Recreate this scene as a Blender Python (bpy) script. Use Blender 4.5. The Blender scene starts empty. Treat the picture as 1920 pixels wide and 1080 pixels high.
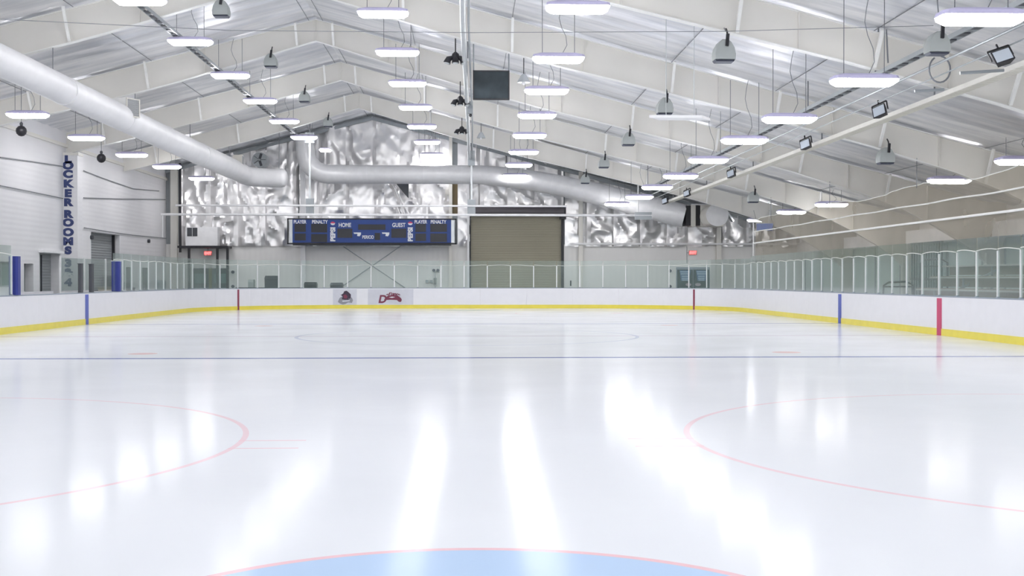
import bpy, math, random
from mathutils import Vector, Matrix, noise
random.seed(7)
S = bpy.context.scene
COL = S.collection
PI = math.pi
# ------------------------------------------------------------------ camera
F = 2240.0; EYE = 1.548
TH = math.atan(83 / F); PH = math.atan(17 / F)
cd = bpy.data.cameras.new('camera'); cam = bpy.data.objects.new('camera', cd); COL.objects.link(cam)
cd.sensor_width = 36; cd.lens = 36 * F / 1920; cd.clip_end = 300; cd.clip_start = .05
cam.location = (0, 0, EYE); cam.rotation_euler = (PI / 2 - PH, 0, -TH)
S.camera = cam
# ------------------------------------------------------------------ world, exposure
w = bpy.data.worlds.new('world'); S.world = w; w.use_nodes = True
w.node_tree.nodes['Background'].inputs[0].default_value = (.93, .96, 1, 1)
w.node_tree.nodes['Background'].inputs[1].default_value = 1.15  # added soft fill, entering through the near end left without a wall
S.view_settings.view_transform = 'Standard'; S.view_settings.look = 'None'
S.view_settings.gamma = 1; S.view_settings.use_curve_mapping = False
S.view_settings.exposure = 0.95
LAMP = 17.0

R3 = cam.rotation_euler.to_matrix()
def ray(px, py): return R3 @ Vector(((px - 960) / F, (540 - py) / F, -1))
def atY(px, py, Y): r = ray(px, py); return Vector((0, 0, EYE)) + r * (Y / r.y)
def atX(px, py, X): r = ray(px, py); return Vector((0, 0, EYE)) + r * (X / r.x)

# ------------------------------------------------------------------ materials
def newmat(name):
    m = bpy.data.materials.new(name); m.use_nodes = True
    nt = m.node_tree; return m, nt, nt.nodes['Principled BSDF']
def mat(name, col, rough=.5, metal=0, var=.04, scale=3, bump=0, bscale=20, emit=None, es=0, spec=.5, stretch=(1, 1, 1)):
    m, nt, b = newmat(name)
    b.inputs['Roughness'].default_value = rough; b.inputs['Metallic'].default_value = metal
    b.inputs['Specular IOR Level'].default_value = spec
    tc = nt.nodes.new('ShaderNodeTexCoord'); mp = nt.nodes.new('ShaderNodeMapping')
    mp.inputs['Scale'].default_value = stretch
    nt.links.new(tc.outputs['Object'], mp.inputs[0])
    n = nt.nodes.new('ShaderNodeTexNoise'); n.inputs['Scale'].default_value = scale; n.inputs['Detail'].default_value = 4
    nt.links.new(mp.outputs[0], n.inputs['Vector'])
    r = nt.nodes.new('ShaderNodeValToRGB')
    r.color_ramp.elements[0].position = .3; r.color_ramp.elements[1].position = .7
    r.color_ramp.elements[0].color = tuple(max(0, c * (1 - var)) for c in col) + (1,)
    r.color_ramp.elements[1].color = tuple(min(1, c * (1 + var)) for c in col) + (1,)
    nt.links.new(n.outputs['Fac'], r.inputs[0]); nt.links.new(r.outputs[0], b.inputs['Base Color'])
    if bump:
        n2 = nt.nodes.new('ShaderNodeTexNoise'); n2.inputs['Scale'].default_value = bscale
        nt.links.new(mp.outputs[0], n2.inputs['Vector'])
        bp = nt.nodes.new('ShaderNodeBump'); bp.inputs['Strength'].default_value = bump; bp.inputs['Distance'].default_value = .02
        nt.links.new(n2.outputs['Fac'], bp.inputs['Height']); nt.links.new(bp.outputs[0], b.inputs['Normal'])
    if emit:
        b.inputs['Emission Color'].default_value = emit + (1,); b.inputs['Emission Strength'].default_value = es
    return m
def ribbed(name, col, period, axis, rough=.5, depth=.02, metal=0):
    m, nt, b = newmat(name)
    b.inputs['Roughness'].default_value = rough; b.inputs['Metallic'].default_value = metal
    b.inputs['Base Color'].default_value = col + (1,)
    tc = nt.nodes.new('ShaderNodeTexCoord'); wv = nt.nodes.new('ShaderNodeTexWave')
    wv.bands_direction = axis; wv.inputs['Scale'].default_value = 2 * PI / 20 / period; wv.wave_profile = 'SIN'
    nt.links.new(tc.outputs['Object'], wv.inputs['Vector'])
    n = nt.nodes.new('ShaderNodeTexNoise'); n.inputs['Scale'].default_value = .6
    nt.links.new(tc.outputs['Object'], n.inputs['Vector'])
    mx = nt.nodes.new('ShaderNodeMix'); mx.data_type = 'RGBA'
    mx.inputs[6].default_value = tuple(c * .93 for c in col) + (1,); mx.inputs[7].default_value = tuple(min(1, c * 1.05) for c in col) + (1,)
    nt.links.new(n.outputs['Fac'], mx.inputs[0]); nt.links.new(mx.outputs[2], b.inputs['Base Color'])
    bp = nt.nodes.new('ShaderNodeBump'); bp.inputs['Distance'].default_value = depth; bp.inputs['Strength'].default_value = .7
    nt.links.new(wv.outputs['Fac'], bp.inputs['Height']); nt.links.new(bp.outputs[0], b.inputs['Normal'])
    return m
M = {}
M['cream'] = mat('cream_steel_paint', (.83, .81, .755), .5, var=.03, scale=.8)
M['brace'] = mat('white_brace_paint', (.93, .93, .90), .5)
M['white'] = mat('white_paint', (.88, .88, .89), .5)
M['hdpe'] = mat('white_board_plastic', (.87, .87, .905), .32, var=.015)
M['yellow'] = mat('yellow_kickplate', (.88, .76, .10), .35)
M['cap'] = mat('grey_cap_rail', (.32, .36, .42), .4)
M['blue'] = mat('blue_marking', (.10, .14, .52), .4)
M['red'] = mat('red_marking', (.62, .06, .17), .4)
M['darkred'] = mat('dark_red_marking', (.28, .05, .09), .4)
M['pad'] = mat('blue_vinyl_pad', (.03, .045, .27), .4)
M['black'] = mat('black_plastic', (.02, .02, .025), .45)
M['dark'] = mat('dark_charcoal', (.06, .065, .075), .5)
M['teal_dark'] = mat('dark_green_door', (.035, .07, .075), .4)
M['grey'] = mat('grey_metal', (.36, .39, .41), .4, metal=.3)
M['pipe'] = mat('galvanised_pipe', (.62, .65, .66), .35, metal=.6)
M['hood'] = mat('grey_green_hood', (.42, .45, .44), .5)
M['hood_dark'] = mat('hood_mouth', (.09, .10, .14), .5)
M['alu'] = mat('aluminium_stanchion', (.86, .87, .87), .4, metal=.15)
M['housing'] = mat('lamp_housing', (.72, .68, .93), .5)  # lavender tint imitates the purple fringe around the bright lenses
M['wall'] = ribbed('wall_paint_block', (.84, .835, .85), .2, 'Z', .55, .004)
M['siding'] = ribbed('white_siding', (.90, .89, .87), .3, 'X', .5, .004)
M['grey_door'] = ribbed('grey_roller_slats', (.30, .32, .33), .12, 'Z', .5, .02)
M['tan_door'] = ribbed('tan_roller_slats', (.36, .335, .25), .10, 'Z', .45, .012)
M['duct'] = mat('white_duct_fabric', (.86, .86, .87), .42, var=.03, scale=1.5, bump=.35, bscale=2.5)
M['duct_metal'] = mat('spiral_duct_metal', (.86, .86, .87), .38, metal=.12, bump=.2, bscale=5)
M['cream_box'] = mat('cream_sheet_metal', (.74, .72, .66), .5)
M['grille'] = ribbed('grille_slats', (.40, .41, .42), .05, 'Z', .5, .02)
M['cable'] = mat('grey_cable', (.22, .23, .25), .5)
M['wire'] = mat('light_rope', (.86, .86, .82), .6)
M['brown'] = mat('tan_bench_plank', (.30, .235, .17), .6)
M['plank'] = mat('aluminium_plank', (.62, .60, .57), .5, metal=.2)
M['sb_blue'] = mat('scoreboard_blue', (.014, .055, .27), .4)
M['sb_dark'] = mat('scoreboard_window', (.018, .02, .03), .35)
M['letter'] = mat('white_lettering', (.85, .87, .92), .5)
M['navy'] = mat('navy_lettering', (.045, .065, .19), .5)
M['maroon'] = mat('maroon_print', (.22, .04, .08), .5)
M['logo_grey'] = mat('grey_print', (.30, .30, .34), .5)
M['logo_dark'] = mat('dark_print', (.05, .03, .06), .5)
M['ad_panel'] = mat('pale_grey_board_ad', (.68, .69, .75), .35)
M['red_glow'] = mat('exit_letters', (.9, .05, .05), .5, emit=(1, .10, .10), es=2.2)
M['lens'] = mat('lamp_lens', (.95, .95, .95), .4, emit=(1, .985, 1), es=LAMP)
M['flood'] = mat('flood_glass', (.45, .50, .56), .15, emit=(.8, .87, 1), es=.08)
M['poster'] = mat('blue_poster', (.10, .18, .32), .5)
M['poster_text'] = mat('pale_blue_poster_text', (.38, .50, .64), .5)
M['poster_oval'] = mat('mauve_sticker', (.40, .34, .38), .5)
M['banner'] = mat('bright_blue_banner', (.08, .22, .75), .5)
M['floor'] = mat('rubber_floor', (.16, .17, .18), .7)
M['window_green'] = mat('dim_green_window', (.16, .26, .24), .12)
M['wood_gap'] = mat('brown_wood', (.16, .12, .06), .6)
M['screen'] = mat('dark_screen', (.035, .05, .06), .25, var=.5, scale=1.3)
M['beige'] = mat('beige_box', (.62, .58, .5), .6)

# foil
def foilmat(name, col, rough, metal):
    m, nt, b = newmat(name)
    b.inputs['Base Color'].default_value = col + (1,); b.inputs['Metallic'].default_value = metal
    tc = nt.nodes.new('ShaderNodeTexCoord'); n = nt.nodes.new('ShaderNodeTexNoise')
    n.inputs['Scale'].default_value = 2.2; n.inputs['Detail'].default_value = 6; n.inputs['Distortion'].default_value = 1.2
    nt.links.new(tc.outputs['Object'], n.inputs['Vector'])
    mr = nt.nodes.new('ShaderNodeMapRange'); mr.inputs[3].default_value = rough * .6; mr.inputs[4].default_value = rough * 1.3
    nt.links.new(n.outputs['Fac'], mr.inputs[0]); nt.links.new(mr.outputs[0], b.inputs['Roughness'])
    bp = nt.nodes.new('ShaderNodeBump'); bp.inputs['Distance'].default_value = .02; bp.inputs['Strength'].default_value = .2
    nt.links.new(n.outputs['Fac'], bp.inputs['Height']); nt.links.new(bp.outputs[0], b.inputs['Normal'])
    return m
M['foil'] = foilmat('silver_foil', (.87, .86, .86), .36, .75)
# ceiling: pale reflective liner
m, nt, b = newmat('ceiling_liner'); M['ceil'] = m
b.inputs['Metallic'].default_value = .5; b.inputs['Roughness'].default_value = .3
tc = nt.nodes.new('ShaderNodeTexCoord'); mp = nt.nodes.new('ShaderNodeMapping'); mp.inputs['Scale'].default_value = (.07, 1.7, 1)
nt.links.new(tc.outputs['Object'], mp.inputs[0])
n = nt.nodes.new('ShaderNodeTexNoise'); n.inputs['Scale'].default_value = 1.6; n.inputs['Detail'].default_value = 5
nt.links.new(mp.outputs[0], n.inputs['Vector'])
r = nt.nodes.new('ShaderNodeValToRGB'); r.color_ramp.elements[0].position = .35; r.color_ramp.elements[1].position = .65
r.color_ramp.elements[0].color = (.70, .72, .76, 1); r.color_ramp.elements[1].color = (.95, .95, .97, 1)
nt.links.new(n.outputs['Fac'], r.inputs[0]); nt.links.new(r.outputs[0], b.inputs['Base Color'])
bp = nt.nodes.new('ShaderNodeBump'); bp.inputs['Distance'].default_value = .05; bp.inputs['Strength'].default_value = .5
nt.links.new(n.outputs['Fac'], bp.inputs['Height']); nt.links.new(bp.outputs[0], b.inputs['Normal'])

# thin sheets that let light through: glass and net
def sheet(name, tint, haze, hazecol, gloss):
    m = bpy.data.materials.new(name); m.use_nodes = True; nt = m.node_tree; nt.nodes.clear()
    out = nt.nodes.new('ShaderNodeOutputMaterial')
    tr = nt.nodes.new('ShaderNodeBsdfTransparent'); tr.inputs[0].default_value = tint + (1,)
    df = nt.nodes.new('ShaderNodeBsdfDiffuse'); df.inputs[0].default_value = hazecol + (1,)
    a = nt.nodes.new('ShaderNodeMixShader')
    n = nt.nodes.new('ShaderNodeTexNoise'); n.inputs['Scale'].default_value = .8
    tc = nt.nodes.new('ShaderNodeTexCoord'); nt.links.new(tc.outputs['Object'], n.inputs['Vector'])
    mr = nt.nodes.new('ShaderNodeMapRange'); mr.inputs[3].default_value = haze * .7; mr.inputs[4].default_value = haze * 1.3
    nt.links.new(n.outputs['Fac'], mr.inputs[0]); nt.links.new(mr.outputs[0], a.inputs[0])
    nt.links.new(tr.outputs[0], a.inputs[1]); nt.links.new(df.outputs[0], a.inputs[2])
    last = a
    if gloss:
        g = nt.nodes.new('ShaderNodeBsdfGlossy'); g.inputs['Roughness'].default_value = .08
        fr = nt.nodes.new('ShaderNodeFresnel'); fr.inputs[0].default_value = 1.3
        mm = nt.nodes.new('ShaderNodeMath'); mm.operation = 'MULTIPLY'; mm.inputs[1].default_value = gloss
        nt.links.new(fr.outputs[0], mm.inputs[0])
        c = nt.nodes.new('ShaderNodeMixShader'); nt.links.new(mm.outputs[0], c.inputs[0])
        nt.links.new(a.outputs[0], c.inputs[1]); nt.links.new(g.outputs[0], c.inputs[2]); last = c
    nt.links.new(last.outputs[0], out.inputs[0]); return m
M['glass'] = sheet('rink_glass', (.945, .98, .968), .06, (.74, .92, .88), .5)
M['net'] = sheet('net_mesh', (.90, .88, .84), .42, (.38, .345, .28), 0)

# ice with painted lines (world positions)
CAMD = 1.87
YB0, YB1, HW, RC = CAMD, CAMD + 60.96, 12.95, 7.6
m, nt, b = newmat('ice'); M['ice'] = m
L = nt.links; N = nt.nodes
tc = N.new('ShaderNodeTexCoord'); sp = N.new('ShaderNodeSeparateXYZ'); L.new(tc.outputs['Object'], sp.inputs[0])
X, Y = sp.outputs[0], sp.outputs[1]
def mth(op, a, b2=None, c=None):
    q = N.new('ShaderNodeMath'); q.operation = op
    for i, v in enumerate((a, b2, c)):
        if v is None: continue
        if isinstance(v, (int, float)): q.inputs[i].default_value = v
        else: L.new(v, q.inputs[i])
    return q.outputs[0]
def band(v, c, hw):  # soft band mask
    return mth('LESS_THAN', mth('ABSOLUTE', mth('SUBTRACT', v, c)), hw)
def dist(cx, cy):
    return mth('SQRT', mth('ADD', mth('POWER', mth('SUBTRACT', X, cx), 2), mth('POWER', mth('SUBTRACT', Y, cy), 2)))
AX = mth('ABSOLUTE', X)
def distm(cx, cy):   # mirrored in x
    return mth('SQRT', mth('ADD', mth('POWER', mth('SUBTRACT', AX, cx), 2), mth('POWER', mth('SUBTRACT', Y, cy), 2)))
YC = CAMD + 30.48
col = N.new('ShaderNodeTexNoise'); col.inputs['Scale'].default_value = .35; col.inputs['Detail'].default_value = 5
L.new(tc.outputs['Object'], col.inputs['Vector'])
rp = N.new('ShaderNodeValToRGB'); rp.color_ramp.elements[0].position = .35; rp.color_ramp.elements[1].position = .7
rp.color_ramp.elements[0].color = (.85, .875, .91, 1); rp.color_ramp.elements[1].color = (.875, .90, .93, 1)
L.new(col.outputs['Fac'], rp.inputs[0]); cur = rp.outputs[0]
def paint(mask, c, op=1.0):
    global cur
    q = N.new('ShaderNodeMix'); q.data_type = 'RGBA'
    L.new(mth('MULTIPLY', mask, op), q.inputs[0]); L.new(cur, q.inputs[6]); q.inputs[7].default_value = c + (1,)
    cur = q.outputs[2]
CY = 3.15 + CAMD   # near goal line
REDL = (.86, .42, .50); PINK = (.90, .62, .67)
cr = dist(0, CY)
paint(mth('MULTIPLY', mth('LESS_THAN', cr, 1.80), mth('GREATER_THAN', Y, CY)), (.54, .70, .92))
paint(mth('MULTIPLY', band(cr, 1.82, .03), mth('GREATER_THAN', Y, CY)), PINK)
YF = YB1 - 3.1
crf = dist(0, YF)
paint(mth('MULTIPLY', mth('LESS_THAN', crf, 1.80), mth('LESS_THAN', Y, YF)), (.54, .70, .92))
paint(band(Y, CY, .025), PINK); paint(band(Y, YF, .025), REDL, .8)
for yc in (CAMD + 9.38, YB1 - 9.38):
    d = distm(6.72, yc)
    paint(band(d, 4.57, .03), PINK, .7)
    paint(mth('LESS_THAN', d, .3), (.88, .5, .56), .8)
    hm = mth('MULTIPLY', band(mth('ABSOLUTE', mth('SUBTRACT', Y, yc)), .26, .022), band(mth('ABSOLUTE', mth('SUBTRACT', AX, 6.72)), 4.85, .32))
    paint(hm, PINK, .9)
for yb in (CAMD + 21.6, YB1 - 21.7):
    paint(band(Y, yb, .14), (.10, .14, .40), .85)
paint(band(Y, YC, .13), (.45, .28, .42), .5)
paint(band(dist(0, YC), 4.57, .05), (.35, .40, .62), .5)
for yd in (CAMD + 23.1, YB1 - 23.2):
    paint(mth('LESS_THAN', distm(6.72, yd), .30), (.80, .35, .30), .55)
L.new(cur, b.inputs['Base Color'])
b.inputs['IOR'].default_value = 1.08; b.inputs['Specular IOR Level'].default_value = .18
rn = N.new('ShaderNodeTexNoise'); rn.inputs['Scale'].default_value = .5; rn.inputs['Detail'].default_value = 6
L.new(tc.outputs['Object'], rn.inputs['Vector'])
mr = N.new('ShaderNodeMapRange'); mr.inputs[1].default_value = .3; mr.inputs[2].default_value = .7; mr.inputs[3].default_value = .10; mr.inputs[4].default_value = .15
L.new(rn.outputs['Fac'], mr.inputs[0]); L.new(mr.outputs[0], b.inputs['Roughness'])
b2 = N.new('ShaderNodeBump'); b2.inputs['Strength'].default_value = .05; b2.inputs['Distance'].default_value = .01
n4 = N.new('ShaderNodeTexNoise'); n4.inputs['Scale'].default_value = 3; L.new(tc.outputs['Object'], n4.inputs['Vector'])
L.new(n4.outputs['Fac'], b2.inputs['Height']); L.new(b2.outputs[0], b.inputs['Normal'])

# ------------------------------------------------------------------ mesh helpers
class MB:
    def __init__(s): s.v = []; s.f = []
    def add(s, vs, fs):
        o = len(s.v); s.v += [tuple(v) for v in vs]; s.f += [tuple(i + o for i in f) for f in fs]; return s
    def box(s, x0, x1, y0, y1, z0, z1):
        v = [(x, y, z) for x in (x0, x1) for y in (y0, y1) for z in (z0, z1)]
        return s.add(v, [(0, 1, 3, 2), (4, 6, 7, 5), (0, 4, 5, 1), (2, 3, 7, 6), (0, 2, 6, 4), (1, 5, 7, 3)])
    def cbox(s, c, d): return s.box(c[0] - d[0] / 2, c[0] + d[0] / 2, c[1] - d[1] / 2, c[1] + d[1] / 2, c[2] - d[2] / 2, c[2] + d[2] / 2)
    def loft(s, rings, cap=True, closed=True):
        n = len(rings[0]); vs = [p for r in rings for p in r]; fs = []
        for i in range(len(rings) - 1):
            for j in range(n if closed else n - 1):
                k = (j + 1) % n; fs.append((i * n + j, i * n + k, (i + 1) * n + k, (i + 1) * n + j))
        if cap: fs.append(tuple(reversed(range(n)))); fs.append(tuple((len(rings) - 1) * n + j for j in range(n)))
        return s.add(vs, fs)
    def tube(s, pts, r, seg=8, cap=True):
        pts = [Vector(p) for p in pts]; rs = r if isinstance(r, (list, tuple)) else [r] * len(pts)
        rings = []; up = None
        for i, p in enumerate(pts):
            a = pts[max(0, i - 1)]; c = pts[min(len(pts) - 1, i + 1)]; t = (c - a).normalized()
            if up is None:
                up = Vector((0, 0, 1)) if abs(t.z) < .9 else Vector((1, 0, 0))
            u = (up - t * up.dot(t)).normalized(); up = u; vv = t.cross(u)
            rings.append([p + (u * math.cos(2 * PI * k / seg) + vv * math.sin(2 * PI * k / seg)) * rs[i] for k in range(seg)])
        return s.loft(rings, cap)
    def bar(s, a, b, w, h=None, side=None):
        a, b = Vector(a), Vector(b); h = h or w; t = (b - a).normalized()
        sd = Vector(side) if side else (Vector((0, 0, 1)) if abs(t.z) < .9 else Vector((0, 1, 0)))
        u = t.cross(sd).normalized(); v = t.cross(u)
        q = [u * w / 2 + v * h / 2, u * w / 2 - v * h / 2, -u * w / 2 - v * h / 2, -u * w / 2 + v * h / 2]
        return s.loft([[a + k for k in q], [b + k for k in q]])
    def prism(s, poly, f0, f1):  # poly 2D list, f maps (a,b)->3D for both caps
        return s.loft([[f0(*p) for p in poly], [f1(*p) for p in poly]])
    def lathe(s, prof, c=(0, 0, 0), seg=16):
        return s.loft([[(c[0] + r * math.cos(2 * PI * k / seg), c[1] + r * math.sin(2 * PI * k / seg), c[2] + z) for k in range(seg)] for r, z in prof])
    def build(s, name, m, parent=None, smooth=False, loc=None):
        me = bpy.data.meshes.new(name); me.from_pydata(s.v, [], s.f)
        me.materials.append(m); me.update()
        import bmesh
        bmm = bmesh.new(); bmm.from_mesh(me); bmesh.ops.recalc_face_normals(bmm, faces=bmm.faces); bmm.to_mesh(me); bmm.free()
        if smooth:
            me.shade_smooth()
            try: me.set_sharp_from_angle(angle=math.radians(smooth if smooth is not True else 40))
            except Exception: pass
        o = bpy.data.objects.new(name, me); COL.objects.link(o)
        if parent: o.parent = parent
        if loc is not None: o.location = loc
        return o
def tag(o, label=None, cat=None, group=None, kind=None):
    if label: o['label'] = label
    if cat: o['category'] = cat
    if group: o['group'] = group
    if kind: o['kind'] = kind
    return o
def empty(name, loc, label, cat, group=None, rz=0):
    o = bpy.data.objects.new(name, None); COL.objects.link(o); o.location = loc; o.rotation_euler.z = rz
    o.empty_display_size = .2
    return tag(o, label, cat, group)
def struct(name, mb, m, parent=None, **k):
    o = mb.build(name, m, parent, **k); o['kind'] = 'structure'; return o
def copy_tree(o, parent=None):
    c = o.copy(); COL.objects.link(c); c.parent = parent
    for ch in [x for x in bpy.data.objects if x.parent == o]: copy_tree(ch, c)
    return c
def text(s, size, name, m, parent, M4, depth=.01, shear=0, space=1, bold=0, sx=1):
    cu = bpy.data.curves.new('t', 'FONT'); cu.body = s; cu.size = size; cu.extrude = depth; cu.align_x = 'CENTER'; cu.align_y = 'CENTER'
    cu.shear = shear; cu.space_character = space; cu.offset = bold
    t = bpy.data.objects.new('t', cu); COL.objects.link(t)
    dg = bpy.context.evaluated_depsgraph_get(); me = bpy.data.meshes.new_from_object(t.evaluated_get(dg))
    bpy.data.objects.remove(t); bpy.data.curves.remove(cu)
    for v in me.vertices: v.co.x *= sx
    me.transform(M4); me.materials.clear(); me.materials.append(m)
    o = bpy.data.objects.new(name, me); COL.objects.link(o); o.parent = parent; return o
FACE = Matrix.Rotation(PI / 2, 4, 'X')   # text facing -y
def ordw(n): return ['first', 'second', 'third', 'fourth', 'fifth', 'sixth', 'seventh', 'eighth', 'ninth', 'tenth', 'eleventh', 'twelfth', 'thirteenth', 'fourteenth', 'fifteenth', 'sixteenth', 'seventeenth', 'eighteenth', 'nineteenth', 'twentieth'][n] if n < 20 else '%dth' % (n + 1)

# ------------------------------------------------------------------ building shell
RX, RH, SL = -5.5, 9.5 + EYE, .265
WL, WR, YW, Y0 = -17.3, 20.0, 69.3, -14.0
def roof(x): return RH - SL * abs(x - RX)
FR = [YW - 8.55 * k for k in range(1, 9)]       # frames: 60.7, 52.2, 43.6, 35.1, 26.5, 18, 9.4, .9

def rrect(off, n=14, y0=None):
    """rounded rink outline, counter-clockwise from near-left going along left side to the far end and back down the right"""
    h = HW + off; r = RC + off; pts = []
    cx = HW - RC
    def arc(c, a0, a1):
        for k in range(n + 1):
            a = a0 + (a1 - a0) * k / n; pts.append((c[0] + r * math.cos(a), c[1] + r * math.sin(a)))
    arc((-cx, YB0 + RC), 1.5 * PI, PI); arc((-cx, YB1 - RC), PI, .5 * PI)
    arc((cx, YB1 - RC), .5 * PI, 0); arc((cx, YB0 + RC), 0, -.5 * PI)
    return pts
# ice and floor
ice = MB(); P = rrect(.02, 24); ice.add([(x, y, .0) for x, y in P] + [(x, y, -.1) for x, y in P], [tuple(range(len(P))), tuple(range(len(P), 2 * len(P)))])
ic = struct('floor', ice, M['ice'])
struct('floor', MB().box(WL - .6, WR + .4, Y0, YW + .4, -.3, -.105), M['floor'])
# rubber walkway ring outside the boards
rb = MB(); A = rrect(.10, 24)
big = []
for (x, y) in A:
    t = 1e9
    cx0, cy0 = 0, (YB0 + YB1) / 2; dx, dy = x - cx0, y - cy0
    for lim, d in ((WL - .5 if dx < 0 else WR + .3, dx), (Y0 if dy < 0 else YW + .3, dy)):
        if abs(d) > 1e-6: t = min(t, (lim - (cx0 if d is dx else cy0)) / d)
    big.append((cx0 + dx * t, cy0 + dy * t))
n = len(A)
rb.add([(x, y, -.02) for x, y in A] + [(x, y, -.02) for x, y in big], [(i, (i + 1) % n, n + (i + 1) % n, n + i) for i in range(n)])
struct('floor', rb, M['floor'])
# roof liner: rippled mesh, ridges run with the frames
def liner(x0, x1, name):
    mb = MB(); ny = 560; nx = 30; vs = []; fs = []
    for j in range(ny + 1):
        y = Y0 + (YW + .1 - Y0) * j / ny
        k = (YW - y) / 8.55; fr = k - math.floor(k)
        ed = min(fr, 1 - fr) * 8.55
        for i in range(nx + 1):
            x = x0 + (x1 - x0) * i / nx
            q = noise.noise(Vector((x * .13, y * 1.1, 3)))
            rip = .05 * abs(math.sin(y * PI / 1.05 + .5 * noise.noise(Vector((x * .2, y * .2, 0))))) ** .5
            s = -.07 * min(1, ed / .6) * (1 + .6 * q) + rip + .03 * q - .05 * abs(noise.noise(Vector((x * .5, y * 2.5, 8))))
            vs.append((x, y, roof(x) + s))
    for j in range(ny):
        for i in range(nx):
            a = j * (nx + 1) + i; fs.append((a, a + 1, a + nx + 2, a + nx + 1))
    mb.add(vs, fs); return struct(name, mb, M['ceil'], smooth=180)
liner(WL - .5, RX, 'ceiling'); liner(RX, WR + .4, 'ceiling')
# outer roof deck (keeps outside light out)
dk = MB()
dk.add([(WL - .5, Y0, roof(WL - .5) + .3), (RX, Y0, RH + .3), (WR + .4, Y0, roof(WR + .4) + .3), (WR + .4, YW + .3, roof(WR + .4) + .3), (RX, YW + .3, RH + .3), (WL - .5, YW + .3, roof(WL - .5) + .3)], [(0, 1, 4, 5), (1, 2, 3, 4)])
struct('ceiling', dk, M['white'])
# ridge and purlin seams
for i, x in enumerate([RX - .25, RX + .25, RX - 5.9, RX - 10.3, -1.9, 1.3, 6.0, 9.1, 12.2, 15.4]):
    struct('trim_%d' % (i + 1), MB().bar((x, Y0, roof(x) - .07), (x, YW - .05, roof(x) - .07), .016, .016), M['cable'])

# left wall with openings
def wall_pieces(mb, xa, xb, openings, ztop, ya, yb):
    y = ya
    for (o0, o1, zt, zb) in openings:
        mb.box(xa, xb, y, o0, 0, ztop); mb.box(xa, xb, o0, o1, zt, ztop)
        if zb > 0: mb.box(xa, xb, o0, o1, 0, zb)
        y = o1
    mb.box(xa, xb, y, yb, 0, ztop)
lw = MB(); zt = roof(WL) + .06
OP = [(44.4, 46.7, 2.2, 1.25), (47.3, 48.3, 2.15, 0), (49.0, 51.4, 2.6, 0), (55.6, 60.1, 3.72, 0)]
wall_pieces(lw, WL - .45, WL, OP, zt, Y0, YW)
struct('wall_left', lw, M['wall'])
# left wall trim: pipe / eave line
struct('trim_11', MB().bar((WL + .05, Y0, EYE + 5.72), (WL + .05, YW, EYE + 5.72), .10, .14), M['cream'])
lb = MB().box(WL, WL + .03, Y0, 47.2, -.02, .1); struct('baseboard_left', lb, M['dark'])
# window, doors in left wall
wd = MB().box(WL - .35, WL - .30, 44.4, 46.7, 1.25, 2.2); w1 = struct('window_1', wd, M['window_green'])
wf = MB()
for yy in (44.4, 45.5, 46.65): wf.box(WL - .3, WL - .2, yy, yy + .06, 1.25, 2.2)
wf.box(WL - .3, WL - .2, 44.4, 46.7, 1.25, 1.3); wf.box(WL - .3, WL - .2, 44.4, 46.7, 2.15, 2.2); wf.build('window_frame', M['grey'], w1)
d1 = struct('door_1', MB().box(WL - .40, WL - .34, 47.3, 48.3, 0, 2.15), M['teal_dark']); MB().cbox((WL - .3, 48.1, 1.05), (.06, .12, .04)).build('door_handle', M['pipe'], d1)
d2 = struct('door_2', MB().box(WL - .44, WL - .38, 49.0, 51.4, 0, 2.6), M['grey_door']); MB().box(WL - .38, WL - .33, 50.17, 50.22, 0, 2.55).build('door_seam', M['dark'], d2)
MB().box(WL, WL + .18, 48.9, 51.4, 2.62, 2.72).build('door_canopy', M['white'], d2)
d3 = struct('door_3', MB().box(WL - .40, WL - .34, 55.6, 60.1, 0, 3.72), M['grey_door'])
MB().box(WL - .36, WL - .22, 59.95, 60.1, 0, 3.72).build('door_track', M['black'], d3)
MB().box(WL - .34, WL - .25, 55.6, 60.1, 0, .1).build('bottom_bar', M['dark'], d3)
# small doors further on
for k, (ya, yb, zz) in enumerate([(61.1, 62.0, 2.15), (64.2, 65.1, 2.15)]):
    d = struct('door_%d' % (4 + k), MB().box(WL + .003, WL + .05, ya, yb, 0, zz), M['dark']); MB().cbox((WL + .08, ya + .15, 1.05), (.06, .1, .04)).build('door_handle', M['pipe'], d)

# right wall
rw = MB(); rw.box(WR, WR + .3, Y0, YW, 0, roof(WR) + .06); struct('wall_right', rw, M['siding'])
for i in range(5):
    y1 = YW - 8.55 * i - 1.0; y0 = y1 - 6.6
    struct('trim_%d' % (12 + i), MB().box(WR - 1.0, WR, y0, y1, 3.05, 3.62), M['white'])
struct('baseboard_right', MB().box(WR - .03, WR, Y0, YW, -.02, .1), M['dark'])
# far wall: siding below, sheet behind the foil above
DX0, DX1 = atY(882, 500, YW).x, atY(1053, 500, YW).x; DZ = atY(960, 398, YW).z
fw = MB()
fw.box(WL - .4, DX0, YW, YW + .3, 0, 3.55); fw.box(DX1, WR + .3, YW, YW + .3, 0, 3.55)
struct('wall_far', fw, M['siding'])
fu = MB()
def gable(mb, xa, xb, z0, ya, yb):
    xs = [xa] + [x for x in (RX,) if xa < x < xb] + [xb]
    poly = [(xa, z0), (xb, z0)] + [(x, roof(x) + .1) for x in reversed(xs)]
    mb.prism(poly, lambda a, b: (a, ya, b), lambda a, b: (a, yb, b))
gable(fu, WL - .4, DX0, 3.55, YW + .05, YW + .3); gable(fu, DX0, DX1, DZ, YW + .05, YW + .3); gable(fu, DX1, WR + .3, 3.55, YW + .05, YW + .3)
struct('wall_far', fu, M['grey'])
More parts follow.
